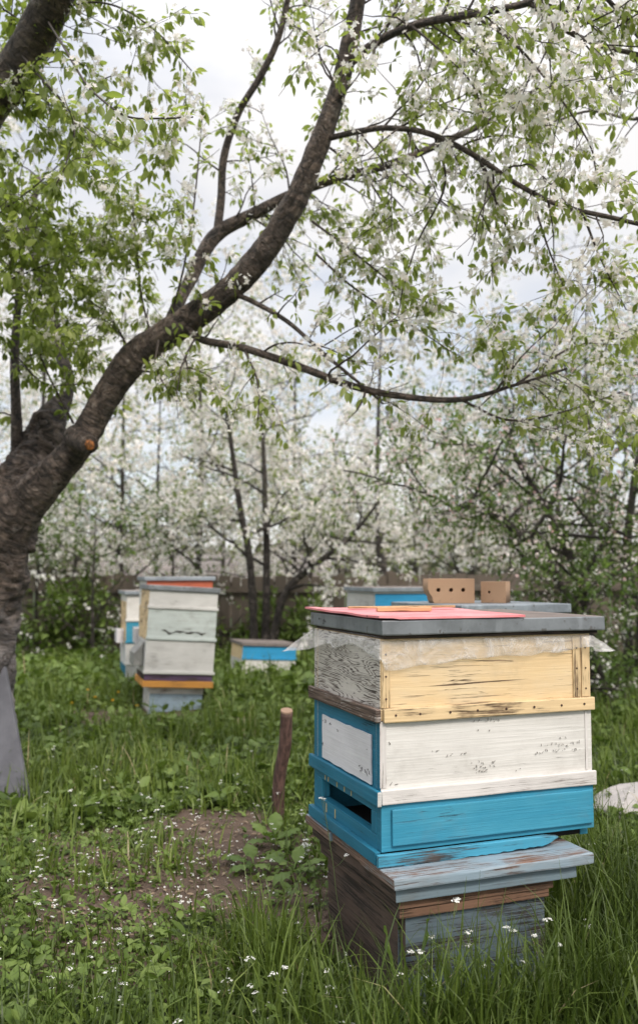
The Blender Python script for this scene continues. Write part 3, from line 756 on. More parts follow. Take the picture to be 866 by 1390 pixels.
# ================================================================== ground
nr = np.random.default_rng(11)
DIRT = [(-.38, 2.98, .36, .20, .95), (-.20, 2.38, .30, .17, .9), (-.42, 2.55, .30, .16, .75), (-.52, 2.22, .26, .12, .7), (-1.05, 5.3, .5, .35, .7), (-.08, 2.78, .16, .14, .6), (-.45, 2.62, .70, .62, .60), (-.5, 2.05, .5, .25, .5), (-.30, 2.55, .22, .3, .95), (-.62, 2.75, .2, .12, .9), (-.72, 2.42, .2, .1, .9)]
def gz(x, y):
    x = np.asarray(x, dtype=float); y = np.asarray(y, dtype=float)
    return .018 * np.sin(x * 2.3 + 1) * np.cos(y * 1.7) + .010 * np.sin(x * 6.1 + y * 3.3) - .004
def dirt(x, y):
    x = np.asarray(x, dtype=float); y = np.asarray(y, dtype=float); d = np.zeros(np.broadcast(x, y).shape)
    wob = .22 * np.sin(x * 11 + y * 5) + .20 * np.sin(y * 17 - x * 6) + .2 * np.sin(x * 31 + 2) * np.cos(y * 27) + .12 * np.sin(x * 53 + y * 41)
    for cx, cy, rx, ry, a in DIRT:
        q = np.sqrt(((x - cx) / rx) ** 2 + ((y - cy) / ry) ** 2) + wob
        d = np.maximum(d, a * np.clip((1.15 - q) / .5, 0, 1))
    return d

def grid_lines(lo, hi, fine_lo, fine_hi, step):
    a = list(np.arange(fine_lo, fine_hi + 1e-6, step)); x = fine_hi; s = step
    while x < hi: s *= 1.35; x += s; a.append(min(x, hi))
    x = fine_lo; s = step
    while x > lo: s *= 1.35; x -= s; a.insert(0, max(x, lo))
    return np.array(a)
gx = grid_lines(-400, 400, -4.5, 4.5, .06); gy = grid_lines(-60, 900, .4, 10.5, .06)
GX, GY = np.meshgrid(gx, gy, indexing='ij'); GZ = gz(GX, GY)
fade = np.clip(1 - (np.maximum(np.abs(GX) - 8, 0) + np.maximum(GY - 14, 0)) / 20, 0, 1); GZ = GZ * fade
GZ += .006 * np.vectorize(lambda a, b: mnoise.noise((a * 9, b * 9, 0)) if abs(a) < 5 and b < 11 else 0)(GX, GY)
acc = Acc(); idx = np.arange(GX.size).reshape(GX.shape)
F = np.stack([idx[:-1, :-1], idx[1:, :-1], idx[1:, 1:], idx[:-1, 1:]], -1).reshape(-1)
acc.add(np.stack([GX, GY, GZ], -1).reshape(-1, 3), F, np.full(F.size // 4, 4), tint=dirt(GX, GY).ravel())
g = NT('soil_and_turf'); at = g.n('ShaderNodeAttribute', {'attribute_name': 'tint'}).outputs['Fac']; o_ = g.obj()
n1 = g.noise(o_, 14, 6, .7); n2 = g.noise(o_, 90, 4, .7); n3 = g.noise(o_, 2.2, 4)
soil = g.mix(n1, (0.050, 0.032, 0.022), (0.155, 0.105, 0.078)); soil = g.mix(g.step(n2, .60, .68, 0, .7), soil, (0.24, 0.19, 0.15))
turf = g.mix(n1, (0.018, 0.028, 0.010), (0.05, 0.085, 0.022)); turf = g.mix(g.step(n3, .4, .7, 0, .4), turf, (0.06, 0.05, 0.03))
c = g.mix(g.step(g.math('ADD', at, g.math('MULTIPLY', g.math('SUBTRACT', n1, .5), .6)), .15, .45), turf, soil)
ground = acc.build('ground', g.done(g.pbr(c, .95, g.bump(g.math('ADD', n1, g.math('MULTIPLY', n2, .5)), .9, .02))))
tag(ground, kind='structure')

# ================================================================== grass
GRASS = [(0.0, (0.040, 0.064, 0.013)), (.35, (0.092, 0.136, 0.026)), (.7, (0.155, 0.212, 0.046)), (.93, (0.235, 0.280, 0.080)), (1.0, (0.36, 0.30, 0.18))]
m_grass = leafmat('grass_blades', GRASS, .30, .42)
m_leaf_low = leafmat('low_leaves', [(0, (0.060, 0.100, 0.020)), (.5, (0.128, 0.190, 0.040)), (1, (0.210, 0.275, 0.078))], .3, .5)

def blades(acc, N, X, Y, h, w, rng, lean=.5, curl=.8, tints=None, segs=4, mat=0):
    a = rng.uniform(0, 2 * math.pi, N); d = np.stack([np.cos(a), np.sin(a)], -1)
    tw = a + math.pi / 2 + rng.normal(0, .5, N); s = np.stack([np.cos(tw), np.sin(tw)], -1)
    ln = np.abs(rng.normal(0, lean, N)); cu = np.abs(rng.normal(0, curl, N))
    z0 = gz(X, Y) - .006
    V = np.zeros((N, segs + 1, 2, 3), dtype=np.float32)
    px = X.copy(); py = Y.copy(); pz = z0.copy(); th = ln * .5
    for k in range(segs + 1):
        t = k / segs; wk = w * (1 - t ** 1.8) * .5 + .0002
        V[:, k, 0, 0] = px - s[:, 0] * wk; V[:, k, 0, 1] = py - s[:, 1] * wk; V[:, k, 0, 2] = pz
        V[:, k, 1, 0] = px + s[:, 0] * wk; V[:, k, 1, 1] = py + s[:, 1] * wk; V[:, k, 1, 2] = pz
        st = h / segs; px = px + d[:, 0] * np.sin(th) * st; py = py + d[:, 1] * np.sin(th) * st; pz = pz + np.cos(th) * st
        th = np.minimum(th + cu * (.25 + .9 * t) * 1.25 / segs * 2, 2.5)
    k = (segs + 1) * 2
    base = np.array([[2 * j, 2 * j + 1, 2 * j + 3, 2 * j + 2] for j in range(segs)]).ravel()
    L = (base[None] + (np.arange(N) * k)[:, None]).ravel()
    acc.add(V.reshape(-1, 3), L, np.full(N * segs, 4), mat, np.repeat(tints.astype(np.float32), k))

def hive_clear(X, Y):
    """False inside the footprints of the stands and hives"""
    ok = np.ones(len(X), bool)
    for (o, yw, w, d) in ((Vector((.147, 1.70, 0)), YAW, .36, .47), (A0, ya, .37, .38), (B0, ya, .43, .4), (C1, ya, .44, .4), (E0, R(14), .46, .40), (F0, YAW, .52, .42), (G0, YAW + R(5), .42, .42)):
        dx = X - o.x; dy = Y - o.y; u = dx * math.cos(yw) + dy * math.sin(yw); v = -dx * math.sin(yw) + dy * math.cos(yw)
        ok &= ~((u > .0) & (u < w) & (v > .0) & (v < d))
    return ok

def sample(N, y0, y1, spread, rng, power=1.0, xlo=None, xhi=None):
    Y = y0 + (y1 - y0) * rng.random(N) ** power
    X = (rng.random(N) * 2 - 1) * (Y * .40 + spread)
    return X, Y

def patch(X, Y, f=1.6, s=0.0):
    return (np.sin(X * f * 2.1 + s) * np.cos(Y * f * 1.7 + s * 2) + np.sin(X * f * 5.3 - Y * f * 3.1 + s) * .6 + np.sin(Y * f * 8 + X * f * 2 + s) * .4) / 2

acc = Acc()
def grass_zone(N, y0, y1, spread, hmin, hmax, w, seed, power=1.0, segs=4):
    rng = np.random.default_rng(seed); X, Y = sample(N, y0, y1, spread, rng, power)
    D = dirt(X, Y); pt = patch(X, Y, 1.6, seed)
    keep = (rng.random(N) > D * 1.12) & (rng.random(N) < .72 + .5 * pt) & hive_clear(X, Y); X, Y, D, pt = X[keep], Y[keep], D[keep], pt[keep]; n = len(X)
    h = rng.uniform(hmin, hmax, n) * (1 + .45 * pt) * (1 - .7 * D) * (.6 + .8 * rng.random(n) ** 2)
    # taller and darker grass to the right of the front hive
    rt = np.clip((X - .42) / .25, 0, 1) * np.clip((2.7 - Y) / .6, 0, 1); h *= 1 + 1.1 * rt
    lf = np.clip((-.55 - X) / .2, 0, 1) * np.clip((2.6 - Y) / .5, 0, 1); h *= 1 - .2 * lf
    t = np.clip(.32 + .24 * pt + rng.normal(0, .17, n) + (rng.random(n) < .035) * .6 - .16 * rt - .16 * np.clip((2.3 - Y) / .5, 0, 1), 0, 1)
    blades(acc, n, X, Y, h, w * (.6 + .8 * rng.random(n)), rng, .6, 1.05, t, segs)
grass_zone(15000, 1.15, 2.1, .55, .06, .15, .0042, 1)
grass_zone(26000, 1.9, 3.6, .8, .07, .15, .0046, 2)
grass_zone(30000, 3.3, 6.2, 1.1, .08, .17, .0062, 3, segs=3)
grass_zone(30000, 5.8, 11.0, 1.6, .10, .22, .010, 4, segs=3)
# clumps of long grass
rng = np.random.default_rng(21)
clumps = []
def clump(x, y, n, h, r, w=.006, tint=.5): clumps.append((x, y, n, h, r, w, tint))
for _ in range(46):                                              # tall fringe right of the hive
    clump(rng.uniform(.56, 1.15), rng.uniform(1.55, 2.45), 22, rng.uniform(.20, .36), .05, .0085, .20)
for _ in range(34): clump(rng.uniform(.12, .66), rng.uniform(1.42, 1.68), 12, rng.uniform(.12, .24), .04, .0055, .25)
for _ in range(110):
    cx_ = rng.uniform(.08, .66); clump(cx_, rng.uniform(1.50, 1.62) + max(0, cx_ - .15) * .36, 7, rng.uniform(.19, .31), .03, .0055, .22)
for _ in range(34):
    t_ = rng.random(); clump(.10 - .20 * t_ - rng.uniform(.02, .12), 1.58 + .55 * t_, 12, rng.uniform(.14, .26), .04, .005, .4)
for (px_, py_, hh) in ((200, 1050, .20), (215, 1062, .26), (160, 1070, .22), (185, 1090, .2), (245, 1058, .18), (90, 1090, .16), (60, 1120, .17), (300, 1100, .14), (40, 1180, .15), (110, 1200, .12), (190, 1160, .14), (250, 1180, .12), (330, 1060, .2), (420, 1050, .22), (120, 1040, .2)):
    p = PZ(px_, py_); clump(p.x, p.y, 46, hh, .07, .0065, .62)
for _ in range(90):
    y = rng.uniform(3.2, 8.5); clump(rng.uniform(-.42, .42) * y, y, 26, rng.uniform(.14, .27), .09, .009, .55)
for (x, y, n, h, r, w, tt) in clumps:
    X = x + rng.normal(0, r, n); Y = y + rng.normal(0, r, n); k = hive_clear(X, Y); X, Y = X[k], Y[k]; n = len(X)
    blades(acc, n, X, Y, h * rng.uniform(.5, 1.1, n), w * rng.uniform(.6, 1.3, n), rng, .5, .85, np.clip(rng.normal(tt, .16, n), 0, 1), 6)
grass = acc.build('grass', m_grass); tag(grass, kind='stuff')

# ================================================================== low broad leaves
LEAF_V = [(0, 0, 0), (-.30, .28, .05), (0, .28, -.02), (.30, .28, .05), (-.27, .62, .03), (0, .64, -.03), (.27, .62, .03), (0, 1.0, -.10)]
LEAF_F = [(0, 2, 1), (0, 3, 2), (1, 2, 5, 4), (2, 3, 6, 5), (4, 5, 7), (5, 6, 7)]
def _leaf_fine():
    V = [(0, 0, 0)]; F = []
    for t, w_ in ((.10, .10), (.24, .25), (.42, .31), (.60, .28), (.76, .19), (.90, .075)):
        z = -.10 * t * t
        V += [(-w_, t, z + w_ * .22), (0, t, z), (w_, t, z + w_ * .22)]
    V.append((0, 1.0, -.12)); n = len(V) - 1
    F += [(0, 2, 1), (0, 3, 2)]
    for r in range(5):
        a = 1 + 3 * r; F += [(a, a + 1, a + 4, a + 3), (a + 1, a + 2, a + 5, a + 4)]
    F += [(n - 3, n - 2, n), (n - 2, n - 1, n)]
    return V, F
FINE_V, FINE_F = _leaf_fine()
def leaf_batch(acc, O, D, S, rng, up=None, mat=0, tints=None, wid=1.0, fine=False):
    A = frames(D, rng, S, up=up); tv = np.array(FINE_V if fine else LEAF_V); tv = tv * np.array([wid, 1, 1])
    acc.inst(tv, FINE_F if fine else LEAF_F, O, A, mat, rng.random(len(O)) if tints is None else tints)

acc = Acc(); rng = np.random.default_rng(31)
def forbs(N, y0, y1, spread, size, hmax, seed, power=1.0):
    rng = np.random.default_rng(seed); X, Y = sample(N, y0, y1, spread, rng, power)
    k = (rng.random(N) > dirt(X, Y) * .93) & (patch(X, Y, 1.1, 4) + rng.normal(0, .35, N) > -.25) & hive_clear(X, Y); X, Y = X[k], Y[k]; n = len(X)
    m = 6
    X = np.repeat(X, m) + rng.normal(0, .012, n * m); Y = np.repeat(Y, m) + rng.normal(0, .012, n * m)
    hz = np.repeat(rng.random(n) ** 1.5 * hmax, m) * rng.random(n * m)
    a = rng.uniform(0, 6.283, n * m); el = rng.uniform(-.1, .9, n * m)
    D = np.stack([np.cos(a) * np.cos(el), np.sin(a) * np.cos(el), np.sin(el)], -1)
    O = np.stack([X, Y, gz(X, Y) + hz], -1)
    S = size * (.5 + rng.random(n * m))
    t = np.clip(np.repeat(rng.normal(.45, .2, n), m) + rng.normal(0, .1, n * m), 0, 1)
    leaf_batch(acc, O, D, S, rng, up=np.tile([0, 0, 1.0], (n * m, 1)), tints=t, fine=y0 < 2, wid=.8 if y0 < 2 else 1)
forbs(9000, 1.3, 3.4, .6, .023, .06, 5)
forbs(520, 1.3, 3.6, .6, .036, .07, 9)
forbs(9000, 1.6, 3.4, .4, .014, .014, 10)
forbs(8000, 3.0, 6.5, 1.0, .045, .10, 6)
forbs(7000, 6.0, 9.3, 1.3, .065, .16, 7)
lowl = acc.build('ground_cover', m_leaf_low); tag(lowl, kind='stuff')

# ================================================================== small white weeds
m_stem = leafmat('weed_stems', [(0, (0.07, 0.12, 0.035)), (1, (0.16, 0.18, 0.08))], .1)
m_petal = leafmat('white_petals', [(0, (0.74, 0.74, 0.68)), (1, (0.82, 0.82, 0.80))], .25, .6, veins=True)
def weed_template(h, rng, heads=3, fl=9, stems=True):
    """shepherd's-purse-like stalk: stem, side pods, domed cluster of tiny white flowers"""
    a = Acc(); pts = [(0, 0, 0)]; p = np.zeros(3); d = np.array([rng.normal(0, .12), rng.normal(0, .12), 1.0])
    for k in range(8): d += rng.normal(0, .07, 3); d /= np.linalg.norm(d); p = p + d * h / 8; pts.append(tuple(p))
    pts = np.array(pts); tube(a, pts, np.linspace(.0011, .0006, 9), 4, 0)
    tops = [(pts[-1], 1.0)]
    for q in range(heads - 1):
        k = int(rng.integers(4, 8)); dv = np.array([rng.normal(0, .6), rng.normal(0, .6), 1.0]); dv /= np.linalg.norm(dv); e = pts[k] + dv * h * rng.uniform(.10, .25)
        tube(a, np.array([pts[k], (pts[k] + e) / 2 + [0, 0, -.004], e]), .0006, 3, 0); tops.append((e, .75))
    for k in range(10):                                               # little pods on stalks under the head
        j = pts[-1] + (pts[-3] - pts[-1]) * rng.random() * 1.2; an = rng.uniform(0, 6.28); e = j + np.array([math.cos(an), math.sin(an), .5]) * .007
        tube(a, np.array([j, e]), .00045, 3, 0); 
    for ti, (c, s) in enumerate(tops):
        n = fl; th = rng.uniform(0, 6.28, n); rr = np.sqrt(rng.random(n)) * .0075 * s
        O = np.stack([c[0] + np.cos(th) * rr, c[1] + np.sin(th) * rr, c[2] + .004 * s - rr * .35 + rng.normal(0, .001, n)], -1)
        D = np.stack([np.cos(th), np.sin(th), rng.uniform(-.2, .6, n)], -1)
        for b in range(4):
            an = b * math.pi / 2
            q = np.array([(0, 0, 0), (.0016, .0012, .0006), (.0030 * s + .001, 0, .0008), (.0016, -.0012, .0006)])
            Rz = np.array([[math.cos(an), math.sin(an), 0], [-math.sin(an), math.cos(an), 0], [0, 0, 1]])
            q = q @ Rz; A = frames(D * .3 + [0, 0, 1], rng, np.ones(n)); A = A[:, [0, 2, 1], :]
            a.inst(q, [(0, 1, 2, 3)], O, A, 1 + ti, rng.random(n))
    return a
def acc_to_inst(dst, a, O, A, rng):
    V = np.concatenate(a.v); L = np.concatenate(a.l); C = np.concatenate(a.c); M = np.concatenate(a.m); T = np.concatenate(a.t)
    for o, fr in zip(O, A): 
        n0 = dst.n
        dst.v.append((V @ fr + o).astype(np.float32)); dst.l.append(L + n0); dst.c.append(C); dst.m.append(M); dst.t.append(T)
        dst.uv.append(np.zeros((len(V), 2), dtype=np.float32)); dst.n += len(V)
rng = np.random.default_rng(41)
tpl = [weed_template(h, rng, hd, f) for h, hd, f in ((.09, 2, 6), (.06, 1, 5), (.12, 3, 7), (.07, 2, 5))]
acc = Acc(); N = 1000
X, Y = sample(N, 1.4, 4.3, .3, rng, 1.0)
w = .75 * np.exp(-((X + .45) / .55) ** 2) * np.exp(-((Y - 2.3) / .9) ** 2) + .42 * np.exp(-((X - .25) / .5) ** 2) * np.exp(-((Y - 1.6) / .25) ** 2) + .10
k = (rng.random(N) < w * .9) & hive_clear(X, Y); X, Y = X[k], Y[k]; n = len(X)
for i in range(n):
    a = rng.uniform(0, 6.28); s = rng.uniform(.6, 1.15); Rz = np.array([[math.cos(a), math.sin(a), 0], [-math.sin(a), math.cos(a), 0], [0, 0, 1]]) * s
    acc_to_inst(acc, tpl[int(rng.integers(0, 4))], [np.array([X[i], Y[i], float(gz(X[i], Y[i])) - .004])], [Rz], rng)
tag(acc.build('small_white_flowers', [m_stem, m_petal, m_petal, m_petal]), kind='stuff')

# the taller flowering weeds: a thing each
tall = [(150, 1100, .17, 'taller flowering weed left of the worn soil, near the leaning board'), (104, 1128, .15, 'slim flowering weed beside the leaning grey board'),
        (262, 1270, .10, 'flowering weed at the bottom of the worn soil patch'), (545, 1400, .185, 'white-flowered weed in front of the near corner of the hive stand'),
        (478, 1325, .38, 'long-stemmed weed whose flowers reach the side slot of the front hive'), (432, 1262, .28, 'tall thin weed left of the hive stand side'),
        (598, 1404, .26, 'white-flowered weed rising over the slab top of the stand'), (650, 1402, .19, 'white-flowered weed before the brown boards of the stand'),
        (690, 1398, .20, 'white-flowered weed before the right part of the stand'), (402, 1200, .11, 'small flowering weed between the post and the hive stand'),
        (742, 1390, .23, 'white-flowered weed in the long grass right of the stand')]
for i, (px_, py_, h_, lab_) in enumerate(tall):
    a = weed_template(h_, rng, 3, 11); p = PZ(px_, py_); p.z = float(gz(p.x, p.y)) - .004
    # split into stem and flower parts
    V = np.concatenate(a.v); 
    root = empty('flowering_weed', p, (0, 0, 0), lab_, 'wildflower', 'tall flowering weeds')
    L = np.concatenate(a.l); C = np.concatenate(a.c); M = np.concatenate(a.m); T = np.concatenate(a.t); st_ = np.concatenate([[0], np.cumsum(C)[:-1]])
    for mi_, nm, mt in ((0, 'stem', m_stem), (1, 'flower_head', m_petal), (2, 'flower_head', m_petal), (3, 'flower_head', m_petal)):
        sel = np.where(M == mi_)[0]; ll = np.concatenate([L[st_[q]:st_[q] + C[q]] for q in sel]); us, inv = np.unique(ll, return_inverse=True)
        b = Acc(); b.add(V[us], inv, C[sel], 0, T[us]); b.build(nm, mt, root)

# broad-leaved weeds (each a thing)
m_dock = leafmat('dock_leaf', [(0, (0.105, 0.175, 0.038)), (1, (0.18, 0.255, 0.065))], .35, .45)
def broad_weed(p, leaves, label, pf=.22):
    rng = np.random.default_rng(int(abs(p.x) * 1000) + 5); root = empty('broad_leaved_weed', p, (0, 0, 0), label, 'weed', 'broad-leaved weeds')
    for (az, el, L_, w_, h0) in leaves:
        a = Acc(); n = 16; V = []; F = []; pf_ = .50 if L_ > .2 else pf
        d = np.array([math.cos(az) * math.cos(el), math.sin(az) * math.cos(el), math.sin(el)]); s = np.array([-math.sin(az), math.cos(az), 0]); nrm = np.cross(s, d)
        for k in range(n + 1):
            t = k / n; wk = w_ * max(.06, math.sin(math.pi * min(1, max(0, (t - pf_) / (1 - pf_))) ** .8)) if t > pf_ else w_ * .08
            c = d * L_ * t + np.array([0, 0, h0]) - np.array([0, 0, 1]) * L_ * (.35 if L_ < .2 else .06) * t ** 2.4
            rip = .0035 * math.sin(k * 1.9 + az * 3)
            V += [tuple(c - s * wk + nrm * (.18 * wk + rip)), tuple(c - s * wk * .5 + nrm * .06 * wk), tuple(c - nrm * .06 * wk), tuple(c + s * wk * .5 + nrm * .06 * wk), tuple(c + s * wk + nrm * (.18 * wk - rip))]
            if k: 
                for q in range(4): F += [5 * (k - 1) + q, 5 * (k - 1) + q + 1, 5 * k + q + 1, 5 * k + q]
        a.add(V, F, [4] * (n * 4), 0, rng.random()); a.build('leaf', m_dock, root)
def gp(px_, py_): p = PZ(px_, py_); p.z = float(gz(p.x, p.y)) - .004; return p
broad_weed(gp(553, 1393), [(-.3, 1.40, .240, .024, 0), (3.3, 1.38, .225, .022, 0), (.2, .6, .08, .014, 0), (3.6, .6, .08, .016, 0), (5.0, .4, .07, .014, 0)], 'broad-leaved weed with two upright leaves at the near corner of the hive stand')
broad_weed(gp(372, 1150), [(a, e, l, .024, .01) for a, e, l in ((1.5, 1.2, .14), (.3, .7, .12), (2.6, .8, .13), (3.8, .5, .12), (5.2, .5, .12), (0.9, .5, .11), (4.5, .9, .12))], 'leafy weed at the foot of the brown post')
broad_weed(gp(345, 1180), [(a, e, l, .022, .01) for a, e, l in ((1.9, .8, .11), (.3, .6, .12), (2.9, .5, .12), (4.0, .4, .11), (5.3, .5, .10))], 'low leafy weed left of the brown post foot')
broad_weed(gp(398, 1192), [(a, e, l, .022, .02) for a, e, l in ((1.2, .9, .12), (.2, .6, .12), (2.5, .6, .12), (4.2, .3, .11), (5.5, .6, .10))], 'leafy weed between the post and the front hive')
broad_weed(gp(180, 1130), [(a, e, l, .016, .0) for a, e, l in ((1.2, .6, .09), (.2, .4, .09), (2.5, .5, .09), (4.2, .3, .09), (5.5, .3, .08))], 'small leafy weed at the back of the worn soil')

# dandelions by the left hives
m_dand = leafmat('dandelion_yellow', [(0, (0.75, 0.45, 0.02)), (1, (0.80, 0.55, 0.05))], .1)
for i, (px_, py_, lab_) in enumerate(((118, 945, 'leftmost yellow dandelion in the grass left of the hives'), (128, 958, 'yellow dandelion just below the leftmost one'), (160, 948, 'yellow dandelion close to the left hive row'), (185, 968, 'yellow dandelion at the foot of the white hive stack'), (96, 968, 'lowest yellow dandelion left of the hives'), (152, 962, 'middle yellow dandelion before the hives'))):
    p = gp(px_, py_ + 14); root = empty('dandelion', p, (0, 0, 0), lab_, 'dandelion', 'dandelions by the left hives')
    a = Acc(); tube(a, np.array([(0, 0, 0), (.004, 0, .05), (.002, .003, .10)]), .0018, 5); a.build('stem', m_stem, root)
    a = Acc(); n = 60; th = rng.uniform(0, 6.28, n); el = rng.uniform(.1, 1.4, n); D = np.stack([np.cos(th) * np.cos(el), np.sin(th) * np.cos(el), np.sin(el)], -1)
    leaf_batch(a, np.tile([.002, .003, .10], (n, 1)), D, np.full(n, .011), rng, wid=.5); a.build('flower_head', m_dand, root)

# fallen petals and crumbs on the bare soil
acc = Acc(); N = 2600; X = rng.normal(-.42, .45, N); Y = rng.normal(2.55, .42, N); k = dirt(X, Y) > .1; X, Y = X[k], Y[k]; n = len(X)
O = np.stack([X, Y, gz(X, Y) + .006], -1); a_ = rng.uniform(0, 6.28, n); D = np.stack([np.cos(a_), np.sin(a_), rng.normal(0, .2, n)], -1)
sel = rng.random(n) < .35
leaf_batch(acc, O[sel], D[sel], np.full(sel.sum(), .008), rng, up=np.tile([0, 0, 1.0], (sel.sum(), 1)), mat=0)
leaf_batch(acc, O[~sel], D[~sel], rng.uniform(.008, .03, (~sel).sum()), rng, up=np.tile([0, 0, 1.0], ((~sel).sum(), 1)), mat=1, wid=.45)
tag(acc.build('fallen_petals_and_litter', [m_petal, leafmat('dry_litter', [(0, (0.10, 0.07, 0.045)), (1, (0.28, 0.21, 0.14))], .05)]), kind='stuff')

# ================================================================== fence
g = NT('fence_boards'); uv = g.uv(); n1 = g.noise(g.mapping(uv, (3, 60, 1)), 1, 5, .7); n2 = g.noise(g.mapping(uv, (2, 5, 1)), 1, 3)
c = g.mix(n1, (0.055, 0.042, 0.033), (0.185, 0.15, 0.12)); c = g.mix(g.step(n2, .45, .7, 0, .6), c, (0.12, 0.105, 0.09))
m_fence = g.done(g.pbr(c, .9, g.bump(n1, .6, .004)))
def fence(xa, ya_, xb, yb_, h0, label, hvar=.02):
    L = math.hypot(xb - xa, yb_ - ya_); ang = math.atan2(yb_ - ya_, xb - xa)
    r = empty('plank_fence', (xa, ya_, 0), (0, 0, ang), label, 'fence')
    bm = bmesh.new(); x = 0; rr = random.Random(int(xa * 10) + 77)
    while x < L:
        w = rr.uniform(.085, .13)
        board_bm(bm, x, min(x + w, L), rr.uniform(-.004, .004), .020, -.02, h0 + rr.uniform(-hvar, hvar), bev=.002, rng=rr); x += w + rr.uniform(.002, .018)
    finish('board_panel', bm, m_fence, r)
    for z in (h0 * .30, h0 * .80):
        bm = bmesh.new(); board_bm(bm, 0, L, -.045, -.006, z, z + .06, bev=.002, jit=.004, rng=rr); finish('rail', bm, m_fence, r)
    x = .1
    while x < L:
        bm = bmesh.new(); board_bm(bm, x, x + .07, .025, .09, -.05, h0 + .03, bev=.003, rng=rr); finish('post', bm, m_fence, r); x += 1.9
FY = 9.1
fence(-7.5, FY + .1, .55, FY, .83, 'weathered brown plank fence behind the left hives, running to the middle')
fence(.60, FY, 6.5, FY - .9, .86, 'weathered brown plank fence behind the dark bush on the right')

# neighbour's shed beyond the fence
sh = empty('shed', (-4.6, 17.5, 0), (0, 0, R(-6)), 'low shed with a pale corrugated roof beyond the fence at the left', 'shed')
bm = bmesh.new(); board_bm(bm, 0, 4.6, 0, 3.0, 0, .75, bev=.01, rng=rnd); finish('wall', bm, m_fence, sh)
a = Acc(); nx = 120; V = []
for i in range(nx + 1):
    x = -.2 + 5.0 * i / nx; z = .02 * math.sin(i * 1.57)
    V += [(x, -.3, .72 + z), (x, 1.5, 1.28 + z), (x, 3.3, .72 + z)]
F = []
for i in range(nx):
    for q in range(2): F += [3 * i + q, 3 * (i + 1) + q, 3 * (i + 1) + q + 1, 3 * i + q + 1]
a.add(V, F, [4] * (2 * nx)); rf = a.build('roof', plain('asbestos_roof', (0.22, 0.195, 0.18), .9, .3, 3), sh)
mm = rf.modifiers.new('solid', 'SOLIDIFY'); mm.thickness = .012
# ================================================================== tree machinery
m_bark = bark('cherry_bark', dark=(0.048, 0.037, 0.031), light=(0.235, 0.175, 0.14), white=.86)
m_bark2 = bark('dark_bark', dark=(0.028, 0.023, 0.02), light=(0.085, 0.068, 0.058), moss=.3)
m_twig = plain('twig_bark', (0.060, 0.045, 0.038), .8, .4, 30)
m_twig2 = plain('far_twig_bark', (0.10, 0.075, 0.062), .85, .4, 10)
m_leaf = leafmat('cherry_leaf', [(0, (0.125, 0.170, 0.040)), (.5, (0.265, 0.325, 0.092)), (1, (0.42, 0.46, 0.17))], .62, .42)
m_leaf_far = leafmat('spring_leaf', [(0, (0.12, 0.16, 0.06)), (.5, (0.22, 0.27, 0.11)), (1, (0.34, 0.37, 0.20))], .55, .5)
m_leaf_dark = leafmat('bush_leaf', [(0, (0.055, 0.095, 0.026)), (.5, (0.110, 0.170, 0.050)), (1, (0.20, 0.27, 0.085))], .5, .5)
m_blos = leafmat('cherry_petal', [(0, (0.90, 0.83, 0.78)), (.5, (0.92, 0.89, 0.86)), (1, (0.94, 0.93, 0.91))], .55, .6, veins=True)
m_blos_pink = leafmat('apple_petal', [(0, (0.74, 0.42, 0.43)), (.2, (0.84, 0.70, 0.69)), (1, (0.90, 0.86, 0.84))], .5, .6, veins=True)
m_blos_cream = leafmat('cream_petal', [(0, (0.70, 0.60, 0.52)), (1, (0.82, 0.76, 0.70))], .4, .6, veins=True)

def walk(start, d, length, step, rng, wander=.12, grav=-.02, up=0.0):
    n = max(3, int(length / step)); P_ = [np.array(start, dtype=float)]; d = np.array(d, dtype=float); d /= np.linalg.norm(d)
    for k in range(n):
        d = d + rng.normal(0, wander, 3); d[2] += grav + up; d /= np.linalg.norm(d); P_.append(P_[-1] + d * step)
    return np.array(P_)

def rnd_perp(d, rng, spread=1.0):
    v = rng.normal(size=3); v -= d * np.dot(v, d); v /= max(np.linalg.norm(v), 1e-6); return v

FLOWER = []                                                            # five cupped petals, face +y
for b in range(5):
    a = b * 2 * math.pi / 5
    loc = [(0, .0, 0), (.30, .16, .42), (.0, .24, .98), (-.30, .16, .42)]
    FLOWER.append([(x * math.cos(a) - z * math.sin(a), y, x * math.sin(a) + z * math.cos(a)) for x, y, z in loc])
FL_V = np.array([p for q in FLOWER for p in q]); FL_F = [tuple(range(4 * b, 4 * b + 4)) for b in range(5)]
FL_V3 = np.array([(math.cos(a) * (1 if i % 2 else .55), .15 if i % 2 else .0, math.sin(a) * (1 if i % 2 else .55)) for i, a in enumerate(np.linspace(0, 2 * math.pi, 10, endpoint=False))]); FL_F3 = [tuple(range(10))]

